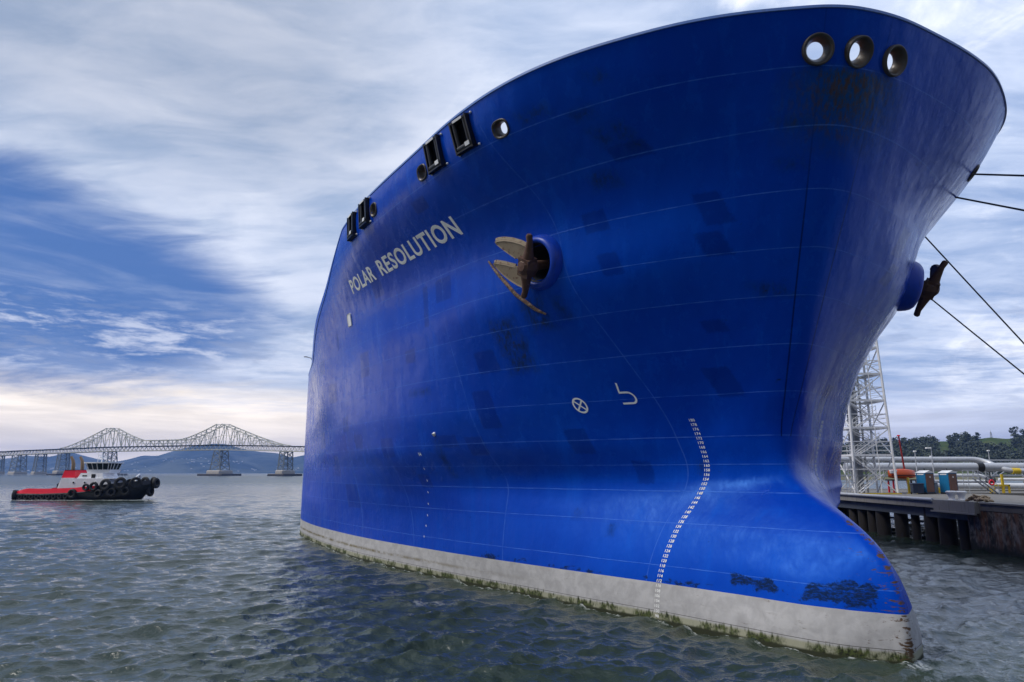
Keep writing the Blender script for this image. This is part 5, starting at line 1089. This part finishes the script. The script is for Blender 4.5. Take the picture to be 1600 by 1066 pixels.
def leaf_mat(name, a, b2):
    m, t, b = mat_new(name); c = t.coord('Object'); n1 = t.noise(c, .22, 5, .6); t._set(b.inputs['Base Color'], t.mix(t.ramp(n1, .35, .65), a, b2)); b.inputs['Roughness'].default_value = .8; b.inputs['Specular IOR Level'].default_value = .2; return m
M['leafd'] = leaf_mat('dark_foliage', (.022, .036, .024), (.052, .072, .042)); M['leafg'] = leaf_mat('grey_green_foliage', (.045, .060, .050), (.085, .105, .080)); M['bark'] = paint('bark', (.07, .055, .045), .9)
def crown_pts(rng, h_, w_, n, base=.25):
    """leaf clumps: lobes spread through the crown, leaves near their shells"""
    L_ = []
    nl = 9
    for k in range(nl):
        a = rng.uniform(0, 6.283); rr = w_ * .32 * math.sqrt(rng.random()); zz = h_ * (base + (1 - base) * rng.uniform(.12, .86)); R_ = w_ * rng.uniform(.17, .30) * (1.15 - .4 * zz / h_); L_.append((rr * math.cos(a), rr * math.sin(a), zz, R_))
    out = []
    for k in range(n):
        x, y, z, R_ = L_[int(rng.integers(nl))]; d_ = rng.normal(0, 1, 3); d_ /= np.linalg.norm(d_) + 1e-9; q = R_ * (.55 + .5 * rng.random()); out.append((x + d_[0] * q, y + d_[1] * q, z + d_[2] * q * .8, d_))
    return out
def add_leaves(mb, pts, rng, size, off=(0, 0, 0)):
    vs = []; fs = []
    for x, y, z, d_ in pts:
        nrm = Vector(d_) + Vector(rng.normal(0, .6, 3)); a, b2, _ = basis(nrm); s_ = size * rng.uniform(.6, 1.3); o = len(vs); c2 = Vector((x + off[0], y + off[1], z + off[2]))
        vs += [c2 + a * s_, c2 + b2 * s_ * .8, c2 - a * s_, c2 - b2 * s_ * .8]; fs.append((o, o + 1, o + 2, o + 3))
    mb.add(vs, fs)
PX = lambda px_, D: (px_ - 800) / 1067 * .985 * D
rng = np.random.default_rng(21)
# the mass of the wood
mb = MB(); cnt = 0
while cnt < 1100:
    px_ = rng.uniform(1290, 1720); D = rng.uniform(690, 1040); x = PX(px_, D)
    e = (D - 690) / 350
    if 1466 < px_ < 1488 and e > .35: continue
    if 1535 < px_ < 1590 and e > .62: continue
    if px_ < 1450 and e < .35 and rng.random() < .8: continue
    if 1478 < px_ < 1520 and e < .25: continue
    h_ = rng.uniform(10, 17) * (1.1 if px_ < 1460 else .95); z = hill_z(x, D); add_leaves(mb, crown_pts(rng, h_, h_ * rng.uniform(.75, 1.0), 95, .08), rng, 1.25, (x, D, z - .5)); cnt += 1
o = mb.build('woodland', M['leafg'], fix=False); tag(o, 'dense grey green wood covering the hill behind the wharf', 'woodland', kind='stuff')
def tree(name, x, y, h_, w_, leaf, label, n=420, base=.25):
    z = hill_z(x, y); r_ = empty(name, (x, y, z - .3), 0, label=label, cat='tree', group='single trees on the hill'); rg = np.random.default_rng(int(abs(x * 13 + y))); mb = MB()
    mb.tube([(0, 0, 0), (.02 * h_, 0, h_ * .3), (0, .02 * h_, h_ * .75)], [h_ * .03, h_ * .022, h_ * .006], 7)
    for k in range(6): a = k * 1.1 + rg.random(); q = h_ * (.28 + .07 * k); mb.tube([(.01 * h_, 0, q), (math.cos(a) * w_ * .28, math.sin(a) * w_ * .28, q + h_ * .16)], [h_ * .012, h_ * .004], 5)
    mb.build('trunk', M['bark'], r_); mb = MB(); add_leaves(mb, crown_pts(rg, h_, w_, n, base), rg, .8); mb.build('crown', leaf, r_, fix=False)
PX = lambda px_, D: (px_ - 800) / 1067 * .985 * D
tree('broadleaf_tree', PX(1432, 1000), 1000, 17, 15, M['leafg'], 'tall tree on the ridge just right of the red pole'); tree('broadleaf_tree', PX(1447, 1020), 1020, 14, 14, M['leafg'], 'broad tree on the ridge where the wood ends at the grass')
tree('broadleaf_tree', PX(1590, 1020), 1020, 22, 14, M['leafd'], 'tall open tree on the skyline right of the radio mast', 360, .35); tree('broadleaf_tree', PX(1605, 1010), 1010, 20, 15, M['leafd'], 'broad tree cut by the edge of the view on the skyline', 380, .3)
for px_, D, hh, lb in ((1532, 650, 15, 'dark bushy tree at the foot of the hill left of the lamp post'), (1553, 655, 14, 'dark bushy tree at the foot of the hill right of the lamp post'), (1571, 648, 18, 'tallest dark tree at the foot of the hill'), (1597, 652, 19, 'dark tree at the foot of the hill by the right edge'), (1518, 690, 8, 'small dark bush at the foot of the grassy slope')):
    tree('bushy_tree', PX(px_, D), D, hh, hh * 1.15, M['leafd'], lb, 520, .05)
r_ = empty('radio_mast', (PX(1554, 1040), 1040, hill_z(PX(1554, 1040), 1040) - .5), 0, label='small lattice radio mast on the grassy hilltop', cat='mast'); mb = MB()
for sx_, sy_ in ((-1, -1), (1, -1), (1, 1), (-1, 1)): mb.bar((sx_ * 1.1, sy_ * 1.1, 0), (sx_ * .4, sy_ * .4, 9), .3)
for k in range(5): w_ = 1.1 - .14 * k; mb.bar((-w_, -w_, k * 1.8), (w_, -w_, k * 1.8 + 1.8), .2); mb.bar((w_, w_, k * 1.8), (-w_, w_, k * 1.8 + 1.8), .2)
mb.build('lattice', M['grey'], r_); mb = MB(); mb.tube([(0, 0, 9), (0, 0, 12)], .15, 6); mb.build('aerial', M['grey'], r_)

# ------------------------------------------------------------------ sea air
mb = MB(); mb.box((0, 4000, 196), (15000, 13000, 404)); o = mb.build('haze', None); m = bpy.data.materials.new('sea_haze'); m.use_nodes = True; t = NT(m.node_tree); t.n.clear()
v_ = t.n.new('ShaderNodeVolumePrincipled'); v_.inputs['Color'].default_value = (.22, .42, 1.0, 1); v_.inputs['Density'].default_value = 8e-5; v_.inputs['Anisotropy'].default_value = .1
ou = t.n.new('ShaderNodeOutputMaterial'); t.l.new(v_.outputs[0], ou.inputs['Volume']); o.data.materials.append(m); tag(o, 'pale blue sea haze over the bay', 'haze', kind='stuff')
